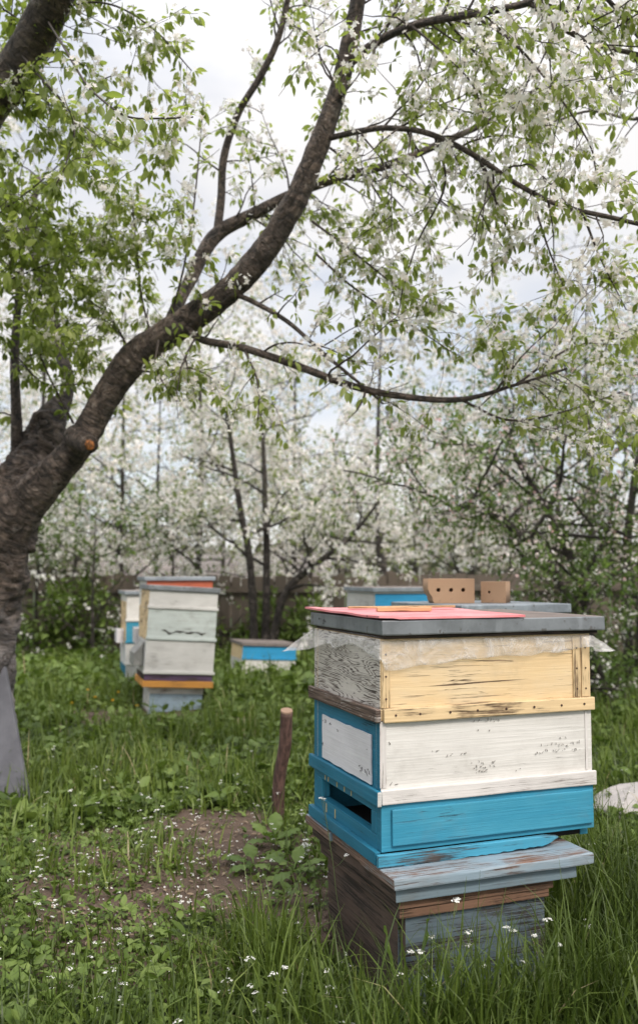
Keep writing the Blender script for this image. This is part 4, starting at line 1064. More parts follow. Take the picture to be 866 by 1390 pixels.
def foliage(pos, dirs, rng, leaf_acc, blos_acc, stalk_acc=None, leaves=4, flowers=4, ls=.034, fs=.012, pl=.7, pb=.5, detail=True, droop=.7, lift=0.0, spread=1.0):
    """leaf tufts and hanging flower umbels on spur nodes"""
    pos = np.asarray(pos); dirs = np.asarray(dirs); N = len(pos)
    if N == 0: return
    if leaves:
        k = rng.random(N) < pl; p = np.repeat(pos[k], leaves, 0); n = len(p); d = np.repeat(dirs[k], leaves, 0)
        r = unit(rng.normal(size=(n, 3))); D = unit(d * .5 + r * .8 + np.array([0, 0, -droop]) * rng.random((n, 1)) * 1.6)
        off = r * .008 * spread + D * .010 * spread
        t = np.clip(np.repeat(rng.normal(.5, .17, int(k.sum())), leaves) + rng.normal(0, .12, n), 0, 1)
        keep = rng.random(n) < .85
        leaf_batch(leaf_acc, (p + off)[keep], D[keep], (ls * rng.uniform(.45, 1.2, n))[keep], rng, up=np.tile([0, 0, 1.0], (keep.sum(), 1)), tints=t[keep], wid=.74 if not detail else .70, fine=detail)
    if flowers:
        k = rng.random(N) < pb; p = np.repeat(pos[k], flowers, 0); n = len(p)
        r = unit(rng.normal(size=(n, 3)) + np.array([0, 0, -.25])); st = rng.uniform(.012, .028, n)[:, None] * spread
        O = p + r * st
        D = unit(r + rng.normal(0, .35, (n, 3)))
        A = frames(D, rng, fs * rng.uniform(.75, 1.15, n)); t = rng.random(n)
        if detail: blos_acc.inst(FL_V, FL_F, O, A, 0, t)
        else: blos_acc.inst(FL_V3, FL_F3, O, A, 0, t)

class Tree:
    def __init__(s, seed): s.rng = np.random.default_rng(seed); s.wood = Acc(); s.twig = Acc(); s.leaf = Acc(); s.blos = Acc(); s.pos = []; s.dir = []; s.w = []
    def limb(s, pts, rad, sides=20, rough=.10, n=8, seed=0, step=None):
        c = catmull(pts, n); r = np.interp(np.linspace(0, 1, len(c)), np.linspace(0, 1, len(rad)), rad)
        tube(s.wood, c, r, sides, 0, rough=rough, seed=seed); return c, r
    def sprays(s, c, r, n, L=(.25, .7), lo=.1, levels=2, grav=-.03, wander=.13, dens=1.0, seg=.035, up=0.0, ang=1.0, fade=0.0):
        """side twigs along a guide polyline"""
        T = np.gradient(c, axis=0); T /= np.maximum(np.linalg.norm(T, axis=1, keepdims=True), 1e-9)
        for _ in range(n):
            i = int(len(c) * (lo + (1 - lo) * s.rng.random())); i = min(i, len(c) - 1)
            v = rnd_perp(T[i], s.rng); d = T[i] * s.rng.uniform(.3, 1.0) + v * ang; d[2] += .15
            ln = s.rng.uniform(*L) * (1 - fade * i / len(c))
            s.twig_grow(c[i], d, ln, min(r[i] * .45, .0045) if np.ndim(r) else .003, levels, grav, wander, dens, seg, up)
    def twig_grow(s, p, d, L, r0, level, grav, wander, dens, seg, up=0.0):
        w = walk(p, d, L, seg, s.rng, wander, grav, up); rr = np.linspace(r0, .0009, len(w)) if r0 > .0009 else np.full(len(w), .0009)
        tube(s.twig, w, rr, 4 if level else 3, 0, cap=False)
        T = np.gradient(w, axis=0); T /= np.maximum(np.linalg.norm(T, axis=1, keepdims=True), 1e-9)
        for k in range(1, len(w)):
            if s.rng.random() < dens * (.55 if level else .9): s.pos.append(w[k]); s.dir.append(T[k])
        if level > 0:
            for k in range(2, len(w) - 1):
                if s.rng.random() < .33:
                    v = rnd_perp(T[k], s.rng); s.twig_grow(w[k], T[k] * .8 + v * .8, L * s.rng.uniform(.25, .5), r0 * .55, level - 1, grav, wander, dens, seg, up)
    def build(s, name, label, mats, group=None, cat='tree', base=(0, 0, 0), **kw):
        root = empty(name, base, (0, 0, 0), label, cat, group)
        sub = [(s.wood, 'trunk', mats[0]), (s.twig, 'twigs', mats[1])]
        foliage(np.array(s.pos), np.array(s.dir), s.rng, s.leaf, s.blos, **kw)
        sub += [(s.leaf, 'crown', mats[2]), (s.blos, 'blossom', mats[3])]
        for a, n, m in sub:
            if a.n:
                o = a.build(n, m, root); o.location = -Vector(base)
        return root

def pl(pts): return [tuple(P(x, y, Y)) for x, y, Y in pts]
def wr(ws, Y=3.3): return [w * Y / F_PX / 2 for w in ws]

# ================================================================== THE BIG CHERRY
T = Tree(101)
base = [(-42, 1110, 3.62), (-40, 1000, 3.6), (-36, 900, 3.58), (-28, 830, 3.56), (-18, 775, 3.54), (2, 722, 3.5), (38, 678, 3.46), (80, 636, 3.42), (112, 596, 3.38), (139, 549, 3.35), (164, 508, 3.32), (194, 475, 3.3), (232, 449, 3.25), (284, 415, 3.2), (342, 362, 3.15), (385, 300, 3.1), (420, 228, 3.05), (450, 150, 3.0), (470, 80, 2.95), (484, 10, 2.9), (494, -80, 2.85), (512, -210, 2.8)]
wid = [140, 124, 116, 114, 114, 98, 72, 58, 56, 52, 56, 58, 52, 48, 46, 43, 39, 33, 30, 27, 24, 17]
wid = [w * (1 if k < 5 else .92 if k == 5 else .82 if k < 8 else .74) for k, w in enumerate(wid)]
c, r = T.limb(pl(base), wr(wid), 72, .13, 22, 1)
main_c, main_r = c, r
print('main', len(c))
# left limb, partly out of frame
c2, r2 = T.limb(pl([(-10, 740, 3.56), (-45, 640, 3.5), (-80, 520, 3.4), (-105, 400, 3.25), (-85, 270, 3.1), (-20, 150, 2.95), (32, 75, 2.85), (72, 0, 2.75), (105, -90, 2.65)]), wr([112, 92, 74, 64, 58, 54, 50, 46, 40], 3.1), 24, .10, 9, 2)
# dark mossy limb behind the fork
T.limb(pl([(-8, 735, 3.55), (14, 680, 3.58), (38, 630, 3.62), (60, 590, 3.66), (74, 560, 3.7), (80, 543, 3.72)]), wr([98, 80, 64, 50, 38, 22], 3.6), 30, .30, 12, 3)
c3, r3 = T.limb(pl([(78, 575, 3.72), (92, 520, 3.8), (80, 470, 3.9), (66, 400, 4.0), (40, 330, 4.1), (52, 240, 4.15)]), wr([22, 18, 15, 12, 11, 8], 3.9), 14, .12, 8, 3)
c4, r4 = T.limb(pl([(24, 640, 3.6), (22, 560, 3.62), (20, 480, 3.64), (26, 395, 3.66), (34, 310, 3.7)]), wr([22, 16, 14, 11, 7]), 10, .08, 8, 4)
# B: limb going up behind the trunk and on to the right
cB, rB = T.limb(pl([(228, 446, 3.28), (242, 412, 3.36), (258, 380, 3.42), (290, 322, 3.48), (340, 292, 3.5), (400, 262, 3.5), (455, 242, 3.5), (530, 222, 3.5), (600, 193, 3.5), (680, 155, 3.5), (740, 110, 3.45)]), wr([17, 17, 18, 21, 18, 15, 13, 11, 10, 8, 5], 3.45), 14, .10, 8, 5)
cV, rV = T.limb(pl([(294, 322, 3.48), (300, 270, 3.5), (304, 212, 3.5), (324, 152, 3.45), (354, 102, 3.4), (378, 50, 3.35), (392, -10, 3.3), (400, -70, 3.25)]), wr([13, 12, 11, 10, 10, 9, 8, 6], 3.4), 12, .07, 8, 6)
cC, rC = T.limb(pl([(474, 84, 2.95), (498, 66, 2.88), (530, 46, 2.8), (575, 30, 2.7), (640, 18, 2.6), (720, 2, 2.5), (800, -30, 2.4)]), wr([16, 14, 12, 11, 10, 9, 6], 2.7), 12, .07, 8, 7)
cD, rD = T.limb(pl([(450, 186, 3.0), (485, 178, 2.9), (525, 173, 2.82), (580, 180, 2.75), (640, 208, 2.7), (700, 248, 2.65), (760, 278, 2.6), (840, 297, 2.55), (930, 320, 2.5)]), wr([9, 9, 8, 8, 8, 7, 6.5, 6, 4], 2.75), 10, .07, 8, 8)
cE, rE = T.limb(pl([(255, 446, 3.2), (275, 461, 3.15), (330, 472, 3.08), (400, 495, 3.0), (470, 521, 2.92), (540, 537, 2.86), (625, 542, 2.8), (700, 522, 2.8), (770, 500, 2.8)]), wr([10, 11, 11, 11, 10, 9, 7, 4, 3], 3.0), 10, .08, 8, 9)
cF, rF = T.limb(pl([(318, 398, 3.18), (345, 410, 3.1), (390, 436, 3.05), (440, 480, 3.0), (500, 530, 2.95), (520, 548, 2.9)]), wr([8, 7.5, 6.5, 5, 4, 2.5], 3.05), 8, .07, 7, 10)
cG, rG = T.limb(pl([(680, -40, 2.6), (740, 22, 2.6), (800, 55, 2.6), (866, 73, 2.6), (940, 84, 2.55)]), wr([8, 8, 7, 6.5, 5], 2.6), 8, .07, 7, 11)
cH, rH = T.limb(pl([(800, -30, 2.4), (860, 40, 2.7), (905, 110, 2.9), (870, 160, 3.1), (800, 150, 3.2), (740, 170, 3.2)]), wr([6, 6, 5, 5, 4, 3], 2.9), 8, .07, 7, 12)
# cut stub with an orange heartwood ring
sb0 = P(104, 594, 3.36); sb1 = P(122, 604, 3.25)
tube(T.wood, catmull([tuple(sb0), tuple(sb0.lerp(sb1, .5)), tuple(sb1)], 6), np.linspace(.052, .034, 13), 20, 0, rough=.12, seed=5)

guides = [  # thinner leafy guides: (points, number of sprays, length range, levels)
    ([(65, 28, 2.75), (85, 60, 2.4), (115, 110, 2.1), (145, 140, 1.95), (175, 158, 1.9), (215, 160, 1.88), (262, 158, 1.86)], 0, (.1, .2), 0),
    ([(40, 60, 2.8), (90, 10, 2.75), (150, 5, 2.7), (210, 40, 2.7), (260, 95, 2.7)], 12, (.15, .40), 1),
    ([(30, 75, 2.8), (60, 110, 2.7), (100, 160, 2.6), (90, 220, 2.55), (70, 260, 2.5)], 9, (.15, .35), 1),
    ([(-20, 150, 2.95), (30, 138, 2.9), (75, 143, 2.9)], 4, (.15, .3), 1),
    ([(-95, 330, 3.2), (-20, 300, 3.2), (50, 250, 3.25), (110, 200, 3.3), (180, 185, 3.3)], 15, (.2, .5), 1),
    ([(-105, 400, 3.25), (-20, 390, 3.3), (60, 360, 3.35), (130, 335, 3.4), (205, 320, 3.4)], 15, (.2, .5), 1),
    ([(178, 480, 3.3), (150, 430, 3.35), (110, 395, 3.4), (70, 320, 3.4)], 10, (.2, .5), 1),
    ([(205, 456, 3.28), (192, 400, 3.3), (186, 340, 3.3), (178, 260, 3.3)], 10, (.2, .45), 1),
    ([(232, 430, 3.3), (250, 360, 3.25), (263, 280, 3.2), (272, 190, 3.2), (276, 135, 3.2)], 9, (.1, .28), 1),
    ([(100, 575, 3.4), (62, 500, 3.35), (45, 440, 3.3), (58, 380, 3.3)], 9, (.2, .5), 1),
    ([(215, 462, 3.2), (212, 500, 3.1), (235, 540, 3.1)], 6, (.10, .22), 0),
    ([(170, 500, 3.35), (215, 505, 3.2), (260, 500, 3.1), (300, 520, 3.05)], 9, (.10, .25), 1),
    ([(20, 480, 3.64), (60, 520, 3.5), (120, 520, 3.4)], 8, (.15, .35), 1),
    ([(560, 35, 2.72), (600, 70, 2.65), (640, 112, 2.6), (660, 165, 2.6)], 10, (.15, .4), 1),
    ([(640, 18, 2.6), (700, 60, 2.5), (760, 132, 2.45), (800, 195, 2.4), (810, 240, 2.4)], 14, (.15, .45), 1),
    ([(590, 183, 2.75), (604, 250, 2.75), (566, 330, 2.8), (545, 400, 2.8)], 7, (.12, .3), 1),
    ([(650, 214, 2.7), (684, 300, 2.7), (700, 340, 2.7)], 4, (.12, .25), 0),
    ([(720, 260, 2.62), (742, 330, 2.6), (765, 390, 2.6)], 6, (.12, .3), 1),
    ([(790, 286, 2.58), (815, 350, 2.6), (850, 420, 2.6)], 7, (.12, .3), 1),
    ([(448, 200, 3.0), (493, 236, 2.95), (520, 275, 2.9), (540, 312, 2.9)], 6, (.1, .3), 1),
    ([(424, 300, 3.05), (480, 342, 3.0), (530, 382, 2.95), (560, 402, 2.95), (620, 425, 2.9)], 12, (.12, .4), 1),
    ([(430, 345, 3.05), (480, 390, 3.0), (545, 432, 2.95), (620, 482, 2.9)], 12, (.12, .35), 1),
    ([(330, 470, 3.08), (350, 520, 3.0), (350, 580, 2.98)], 4, (.1, .25), 1),
    ([(700, 522, 2.8), (780, 470, 2.9), (880, 455, 3.0)], 14, (.15, .4), 1),
    ([(625, 542, 2.8), (690, 570, 2.8), (760, 560, 2.8), (850, 530, 2.8)], 14, (.12, .4), 1),
]
for gi, (pts, ns, Lr, lv) in enumerate(guides):
    cc = catmull(pl(pts), 8); rr = np.linspace(.0048 if gi else .0035, .0018, len(cc))
    tube(T.twig, cc, rr, 6, 0)
    T.sprays(cc, rr, ns, Lr, .08, lv, grav=-.035, dens=.85)
    if gi:
        TT = np.gradient(cc, axis=0); TT /= np.linalg.norm(TT, axis=1, keepdims=True)
        for k in range(2, len(cc)): 
            if T.rng.random() < .7: T.pos.append(cc[k]); T.dir.append(TT[k])
T.sprays(cB, rB, 26, (.2, .6), .35, 1, dens=.8); T.sprays(cV, rV, 12, (.15, .45), .15, 1, dens=.8)
T.sprays(cC, rC, 26, (.2, .6), .15, 1, dens=.9); T.sprays(cD, rD, 26, (.15, .5), .12, 1, dens=.85, grav=-.05)
T.sprays(cE, rE, 20, (.12, .42), .1, 1, dens=.8); T.sprays(cF, rF, 10, (.1, .35), .2, 1, dens=.7)
T.sprays(cG, rG, 16, (.2, .55), .05, 1, dens=.9, grav=-.05); T.sprays(cH, rH, 20, (.2, .55), .1, 1, dens=.9, grav=-.05)
T.sprays(main_c[int(len(main_c) * .78):], main_r[int(len(main_r) * .78):], 16, (.2, .6), .05, 1, dens=.8)
T.sprays(c2[30:], r2[30:], 30, (.25, .75), .0, 1, dens=.9)
T.sprays(c4, r4, 10, (.15, .5), .2, 1, dens=.9); T.sprays(c3[10:], r3[10:], 16, (.2, .55), .1, 1, dens=.9)
pos = np.array(T.pos); dr = np.array(T.dir)
# blossom is thicker high in the crown and to the right, leaves on the left
sx = pos[:, 0] / pos[:, 1] * F_PX + 433; left = np.clip((330 - sx) / 330, 0, 1)
rngc = T.rng
selL = rngc.random(len(pos)) < .58 + .38 * left
selB = rngc.random(len(pos)) < .62 - .48 * left
foliage(pos[selL], dr[selL], rngc, T.leaf, T.blos, leaves=6, flowers=0, ls=.036, pl=.95, droop=1.0)
selX = selL & (rngc.random(len(pos)) < left * 1.2)
foliage(pos[selX], dr[selX], rngc, T.leaf, T.blos, leaves=4, flowers=0, ls=.044, pl=.95, droop=1.0)
foliage(pos[selB], dr[selB], rngc, T.leaf, T.blos, leaves=0, flowers=6, fs=.0130, pb=.85)
# the near twig with large hanging leaves
nt = catmull(pl(guides[0][0]), 8); tn = np.gradient(nt, axis=0); tn /= np.linalg.norm(tn, axis=1, keepdims=True)
foliage(nt[8:], tn[8:], rngc, T.leaf, T.blos, leaves=3, flowers=4, ls=.052, fs=.011, pl=.55, pb=.25, droop=1.3)
T.pos, T.dir = [], []
T.pos.append(pos[0]); T.dir.append(dr[0])
bb = P(-42, 1095, 3.62)
cherry = T.build('cherry_tree', 'big leaning cherry tree with thick dark trunk and leafy blossoming boughs overhead', [m_bark, m_twig, m_leaf, m_blos], base=(bb.x, bb.y, 0))
g = NT('heartwood'); ob = g.obj(); n1 = g.noise(ob, 2.2, 5, .8, 1.5)
m_heart = g.done(g.pbr(g.mix(g.step(n1, .42, .60), (0.05, 0.022, 0.012), (0.55, 0.20, 0.045)), .6, g.bump(n1, .7, .004)))
bm = bmesh.new(); bmesh.ops.create_icosphere(bm, subdivisions=3, radius=1)
for v in bm.verts: v.co *= 1 + .15 * mnoise.noise(v.co * 3); v.co.z *= .32
hw = finish('cut_branch_stub', bm, m_heart, cherry, smooth=True)
dirn = (sb1 - sb0).normalized(); hw.rotation_euler = Vector((0, 0, 1)).rotation_difference(dirn).to_euler(); hw.scale = (.023, .019, .02); hw.location = sb1 - Vector((bb.x, bb.y, 0)) - dirn * .002
for nm in cherry.children: pass

# ================================================================== background trees
def bg_tree(name, label, x, y, H, spread, seed, mats, trunk_r=.05, lean=(0, 0), nlimb=9, first=.25, levels=2, group='blossoming trees beyond the garden', kw=None, L=(.4, 1.0), sub=7, seg=.09, trunks=None, cat='tree', up=.02, grav=-.01):
    t = Tree(seed); rg = t.rng
    trunks = trunks or [[(x, y, 0), (x + lean[0] * .4 + rg.normal(0, .05), y + lean[1] * .4, H * .35), (x + lean[0], y + lean[1], H * .8)]]
    for tp in trunks:
        c, r = t.limb([(a, b, z - (.08 if z == 0 else 0)) for a, b, z in tp], [trunk_r, trunk_r * .7, trunk_r * .25], 10, .12, 10, seed)
        for k in range(nlimb):
            i = int(len(c) * (first + (1 - first) * (k + .5) / nlimb)); i = min(i, len(c) - 1)
            az = rg.uniform(0, 6.283); el = rg.uniform(.1, .9); ln = spread * rg.uniform(.55, 1.1) * (1.15 - .6 * k / nlimb)
            w = walk(c[i], (math.cos(az) * math.cos(el), math.sin(az) * math.cos(el), math.sin(el)), ln, .12, rg, .13, grav, up); rr = np.linspace(r[i] * .5, .005, len(w))
            tube(t.wood, w, rr, 6, 0)
            t.sprays(w, rr, sub, L, .15, levels, grav=-.02, dens=.9, seg=seg, wander=.16)
    o = t.build(name, label, mats, group, cat, base=(x, y, 0), **(kw or {})); return o, len(t.pos)

far = dict(detail=False, leaves=3, flowers=7, ls=.075, fs=.032, pl=.80, pb=.46, spread=3.4, droop=.3)
mid = dict(detail=False, leaves=4, flowers=6, ls=.055, fs=.022, pl=.75, pb=.7, spread=2.2, droop=.3)
FM = [m_bark2, m_twig2, m_leaf_far, m_blos]
cnt = []
def X_(px, Y): return (px - 433) / F_PX * Y
for (px_, Y_, H_, sp_, sd, lab_) in (
        (-40, 12.0, 4.4, 1.8, 201, 'white blossoming tree far left beyond the fence'),
        (95, 13.0, 3.7, 1.9, 202, 'white blossoming tree beyond the fence, behind the big trunk fork'),
        (215, 12.0, 4.1, 1.9, 203, 'white blossoming tree beyond the fence, above the white hive stack'),
        (300, 14.5, 4.6, 2.0, 204, 'white blossoming tree farther back, right of the white hive stack'),
        (455, 13.0, 3.4, 1.8, 205, 'white blossoming tree beyond the fence, left of the blue hive'),
        (560, 14.5, 3.6, 1.8, 206, 'white blossoming tree far behind the perforated bricks'),
        (690, 13.0, 3.5, 2.0, 207, 'blossoming tree beyond the fence, behind the dark bush'),
        (20, 16.0, 5.2, 2.3, 211, 'hazy white tree farthest to the left, between two nearer blossoming trees'),
        (390, 17.0, 4.8, 2.4, 212, 'farthest white tree in the middle, behind the two-stemmed tree'),
        (620, 17.0, 4.4, 2.3, 213, 'farthest white tree right of the middle, above the bricks'),
        (150, 10.6, 2.6, 1.4, 214, 'small white blossoming tree just beyond the fence, left of the hives'),
        (420, 10.6, 2.3, 1.4, 215, 'small white blossoming tree just beyond the fence, in the middle'),
        (640, 10.8, 2.4, 1.4, 216, 'small white blossoming tree just beyond the fence, behind the bricks'),
        (60, 9.9, 6.0, 1.9, 217, 'tall white blossoming tree beyond the fence, its crown behind the left boughs'),
        (265, 10.2, 5.6, 1.7, 218, 'tall loose white tree beyond the fence, just right of the white hive stack'),
        (520, 10.4, 5.2, 1.8, 219, 'tall loose white tree beyond the fence, rising behind the blue hive'),
        (760, 10.0, 5.8, 1.8, 220, 'tall blossoming tree beyond the fence, rising behind the apple tree'),
        (165, 11.2, 5.6, 1.9, 222, 'tall white blossoming tree beyond the fence, filling the gap under the left boughs'),
        (400, 11.6, 5.1, 1.9, 223, 'tall white blossoming tree beyond the fence, in the middle behind the plum'),
        (900, 12.0, 5.0, 2.0, 209, 'tall blossoming tree beyond the fence at the right edge')):
    o, n = bg_tree('blossom_tree', lab_, X_(px_, Y_), Y_, H_, sp_, sd, FM, .04, nlimb=11, kw=far, L=(.5, 1.1), sub=5); cnt.append(n)
# bare-twigged cream tree, upper right
o, n = bg_tree('cream_tree', 'cream-budded tree with fine upright bare twigs behind the right bush', X_(800, 10.5), 10.5, 4.6, 1.5, 221, [m_bark2, m_twig2, m_leaf_far, m_blos_cream], .07, nlimb=12,
               kw=dict(detail=False, leaves=2, flowers=4, ls=.05, fs=.022, pl=.5, pb=.6, spread=1.6), L=(.5, 1.2), sub=7, up=.06, group=None); cnt.append(n)
# two-stemmed plum in front of the fence
x0 = X_(350, 8.4)
def TP(pts): return [tuple(P(a, b, Yc)) for a, b, Yc in pts]
o, n = bg_tree('plum_tree', 'slender blossoming tree with two upright stems behind the low blue and white hive', x0, 8.4, 3.0, 1.0, 231, [m_bark2, m_twig, m_leaf_far, m_blos], .042, nlimb=9, group=None,
               trunks=[[(x0 - .02, 8.4, 0), tuple(P(340, 770, 8.4)), tuple(P(326, 690, 8.4)), tuple(P(312, 590, 8.3)), tuple(P(300, 520, 8.2))],
                       [(x0 + .06, 8.45, 0), tuple(P(362, 780, 8.45)), tuple(P(360, 690, 8.45)), tuple(P(357, 600, 8.5)), tuple(P(350, 530, 8.5))],
                       [(x0 + .10, 8.4, 0), tuple(P(385, 810, 8.4)), tuple(P(430, 765, 8.3)), tuple(P(475, 730, 8.2)), tuple(P(515, 680, 8.1))]], kw=mid, L=(.25, .7), sub=6, seg=.06); cnt.append(n)
# bare stump-like stem behind the blue hive
t = Tree(241); q = [tuple(P(519, 812, 9.6)), tuple(P(520, 780, 9.6)), tuple(P(515, 750, 9.6)), tuple(P(517, 722, 9.6))]; q = [(q[0][0], q[0][1], -.1)] + q[1:]
cS, rS = t.limb(q, [.05, .045, .04, .03], 10, .2, 8, 3); t.sprays(cS, rS, 6, (.2, .5), .3, 1, dens=.5, seg=.05)
t.build('stunted_tree', 'short bare dark trunk sticking up behind the fence, above the blue hive', [m_bark2, m_twig, m_leaf_far, m_blos], None, 'tree', base=(q[0][0], q[0][1], 0), **mid)

# left: dark bushes against the fence with white blossom above
BM = [m_bark2, m_twig, m_leaf_dark, m_blos]
for (px_, Y_, H_, sp_, sd, lab_, kw_) in (
        (130, 8.3, 1.75, .85, 251, 'dark green bush with white blossom at the fence left of the hives', dict(detail=False, leaves=4, flowers=3, ls=.06, fs=.020, pl=.9, pb=.35, spread=1.8, droop=.3)),
        (55, 8.6, 1.7, .9, 252, 'dark bush at the fence right beside the big trunk', dict(detail=False, leaves=4, flowers=3, ls=.06, fs=.020, pl=.85, pb=.35, spread=1.8, droop=.3)),
        (235, 8.8, 1.75, .85, 253, 'bush with white blossom rising behind the white hive stack', dict(detail=False, leaves=4, flowers=4, ls=.055, fs=.020, pl=.7, pb=.5, spread=1.8, droop=.3))):
    o, n = bg_tree('garden_bush', lab_, X_(px_, Y_), Y_, H_, sp_, sd, BM, .02, nlimb=12, first=.12, kw=kw_, L=(.2, .5), sub=7, seg=.06, group='bushes along the fence', cat='bush', up=.03); cnt.append(n)
for (px_, Y_, H_, sd, lab_) in ((112, 8.75, .62, 261, 'low leafy shrub at the foot of the fence, left of the hive row'), (152, 8.6, .50, 262, 'small green shrub against the fence just left of the hives'), (60, 8.7, .5, 263, 'small green shrub against the fence by the big trunk'), (300, 8.7, .52, 264, 'small green shrub right of the white hive stack'), (400, 8.8, .45, 265, 'small green shrub behind the film corner of the front hive'), (440, 8.8, .36, 266, 'lowest shrub at the fence left of the front hive')):
    o, n = bg_tree('low_shrub', lab_, X_(px_, Y_), Y_, H_, .38, sd, [m_bark2, m_twig, m_leaf_low, m_blos], .015, nlimb=8, first=.05, levels=1, kw=dict(detail=False, leaves=5, flowers=0, ls=.085, pl=1, spread=1.8, droop=.2), L=(.1, .28), sub=5, seg=.05, group='low shrubs at the fence', cat='shrub', up=.03); cnt.append(n)

# right: big dark apple bush with pinkish blossom
xr = X_(800, 6.2)
o, n = bg_tree('apple_tree', 'dark spreading apple tree with pinkish blossom on the right', xr, 6.2, 2.5, 1.3, 271, [m_bark2, m_twig, m_leaf_dark, m_blos_pink], .04, nlimb=12, first=.18, group=None,
               trunks=[[(xr, 6.2, 0), tuple(P(790, 800, 6.2)), tuple(P(745, 700, 6.2)), tuple(P(700, 620, 6.1)), tuple(P(680, 560, 6.0))],
                       [(xr + .3, 6.3, 0), tuple(P(850, 780, 6.3)), tuple(P(860, 660, 6.3)), tuple(P(880, 560, 6.3)), tuple(P(900, 480, 6.2))],
                       [(xr + .1, 6.1, 0), tuple(P(760, 790, 6.0)), tuple(P(700, 720, 5.9)), tuple(P(640, 690, 5.8)), tuple(P(590, 700, 5.7))]],
               kw=dict(detail=True, leaves=5, flowers=3, ls=.046, fs=.015, pl=.95, pb=.62, spread=1.6, droop=.4), L=(.2, .6), sub=9, seg=.055); cnt.append(n)
for (px_, Y_, H_, sp_, sd, lab_) in ((770, 5.6, .85, .5, 281, 'leafy undergrowth bush with white flowers right behind the front hive'), (850, 6.8, 1.3, .7, 282, 'dark bush at the right edge under the apple tree'), (930, 5.8, 1.5, .7, 283, 'dark bush just outside the right edge'), (720, 7.6, 1.0, .6, 284, 'bush by the fence behind the perforated bricks')):
    o, n = bg_tree('under_bush', lab_, X_(px_, Y_), Y_, H_, sp_, sd, BM, .03, nlimb=12, first=.08, group='bushes under the apple tree', cat='bush',
                   kw=dict(detail=False, leaves=5, flowers=4, ls=.05, fs=.014, pl=.95, pb=.22, spread=1.6, droop=.4), L=(.15, .4), sub=7, seg=.05); cnt.append(n)
print('NODES', cnt)

# distant wood at the horizon (one mass)
rng = np.random.default_rng(77); acc = Acc(); n = 26000
X = rng.uniform(-70, 70, n); D_ = rng.uniform(45, 60, n); top = 3.2 + 1.2 * np.sin(X * .23) + .8 * np.sin(X * .61 + 1) + .5 * np.sin(X * 1.7)
Z = rng.random(n) ** .8 * top
leaf_batch(acc, np.stack([X, D_, Z], -1), rng.normal(size=(n, 3)), rng.uniform(.4, .9, n), rng)
tag(acc.build('distant_wood', leafmat('wood_far', [(0, (0.07, 0.085, 0.05)), (.5, (0.16, 0.15, 0.11)), (1, (0.42, 0.38, 0.34))], .2)), kind='stuff')
# ================================================================== light and sky
SUN_EL, SUN_AZ = R(48), R(150)          # azimuth clockwise from +Y (the view direction): behind the camera, to the right
world = bpy.data.worlds.new('World'); scene.world = world; world.use_nodes = True
nt = world.node_tree; nt.nodes.clear()
def N_(t, **p):
    n = nt.nodes.new(t)
    for k, v in p.items(): setattr(n, k, v)
    return n
out = N_('ShaderNodeOutputWorld'); bg = N_('ShaderNodeBackground'); bg.inputs['Strength'].default_value = .10
sky = N_('ShaderNodeTexSky', sky_type='NISHITA', sun_disc=False, sun_elevation=SUN_EL, sun_rotation=SUN_AZ); sky.air_density = 1.0; sky.dust_density = 2.0
tc = N_('ShaderNodeTexCoord'); mp = N_('ShaderNodeMapping'); mp.inputs['Scale'].default_value = (1.0, 1.0, 2.6); mp.inputs['Location'].default_value = (.35, .2, .1)
no = N_('ShaderNodeTexNoise'); no.inputs['Scale'].default_value = 2.2; no.inputs['Detail'].default_value = 5; no.inputs['Roughness'].default_value = .5
nt.links.new(tc.outputs['Generated'], mp.inputs[0]); nt.links.new(mp.outputs[0], no.inputs['Vector'])
mr = N_('ShaderNodeMapRange', interpolation_type='SMOOTHSTEP'); mr.inputs['From Min'].default_value = .36; mr.inputs['From Max'].default_value = .60; mr.inputs['To Min'].default_value = .50; mr.inputs['To Max'].default_value = .97
nt.links.new(no.outputs['Fac'], mr.inputs['Value'])
no2 = N_('ShaderNodeTexNoise'); no2.inputs['Scale'].default_value = 5; no2.inputs['Detail'].default_value = 6; nt.links.new(mp.outputs[0], no2.inputs['Vector'])
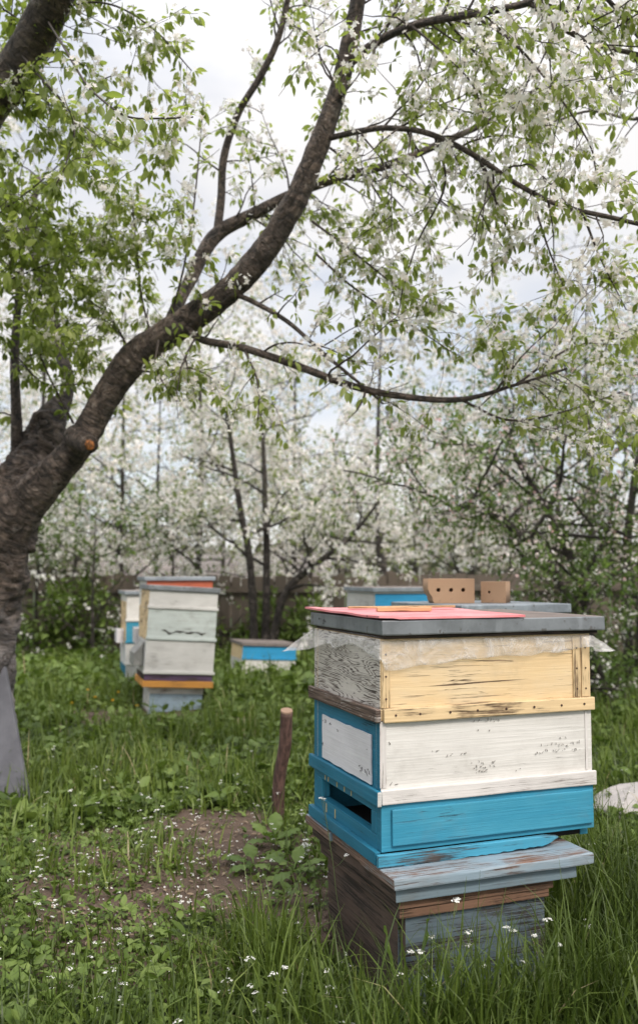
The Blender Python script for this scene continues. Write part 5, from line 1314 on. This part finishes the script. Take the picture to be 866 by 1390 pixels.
cl = N_('ShaderNodeMixRGB'); cl.inputs[1].default_value = (5.4, 5.35, 5.45, 1); cl.inputs[2].default_value = (6.8, 6.6, 6.4, 1); nt.links.new(no2.outputs['Fac'], cl.inputs[0])
mx = N_('ShaderNodeMixRGB'); nt.links.new(mr.outputs[0], mx.inputs[0]); nt.links.new(sky.outputs[0], mx.inputs[1]); nt.links.new(cl.outputs[0], mx.inputs[2])
# an overcast sky is about three times brighter overhead than near the horizon
sx_ = N_('ShaderNodeSeparateXYZ'); nt.links.new(tc.outputs['Generated'], sx_.inputs[0])
zr = N_('ShaderNodeMapRange', interpolation_type='SMOOTHSTEP'); zr.inputs['From Min'].default_value = .42; zr.inputs['From Max'].default_value = .95; zr.inputs['To Min'].default_value = 1.0; zr.inputs['To Max'].default_value = 2.7
nt.links.new(sx_.outputs[2], zr.inputs['Value'])
zm = N_('ShaderNodeMixRGB', blend_type='MULTIPLY'); zm.inputs[0].default_value = 1.0
nt.links.new(mx.outputs[0], zm.inputs[1]); nt.links.new(zr.outputs[0], zm.inputs[2])
nt.links.new(zm.outputs[0], bg.inputs['Color']); nt.links.new(bg.outputs[0], out.inputs['Surface'])

sd = bpy.data.lights.new('sun', 'SUN'); sd.energy = 1.5; sd.angle = R(12); sd.color = (1.0, .92, .82)
so = bpy.data.objects.new('sun', sd); COL.objects.link(so)
dv = Vector((math.sin(SUN_AZ) * math.cos(SUN_EL), math.cos(SUN_AZ) * math.cos(SUN_EL), math.sin(SUN_EL)))
so.rotation_euler = dv.to_track_quat('Z', 'Y').to_euler(); so.location = (3, -3, 6)

scene.view_settings.view_transform = 'Standard'; scene.view_settings.look = 'None'; scene.view_settings.gamma = 1; scene.view_settings.use_curve_mapping = False
scene.view_settings.exposure = 0.76
scene.render.engine = 'CYCLES'
scene.cycles.use_denoising = True; scene.cycles.max_bounces = 10; scene.cycles.transparent_max_bounces = 12
scene.cycles.diffuse_bounces = 5; scene.cycles.glossy_bounces = 2; scene.cycles.transmission_bounces = 4
scene.cycles.caustics_reflective = False; scene.cycles.caustics_refractive = False
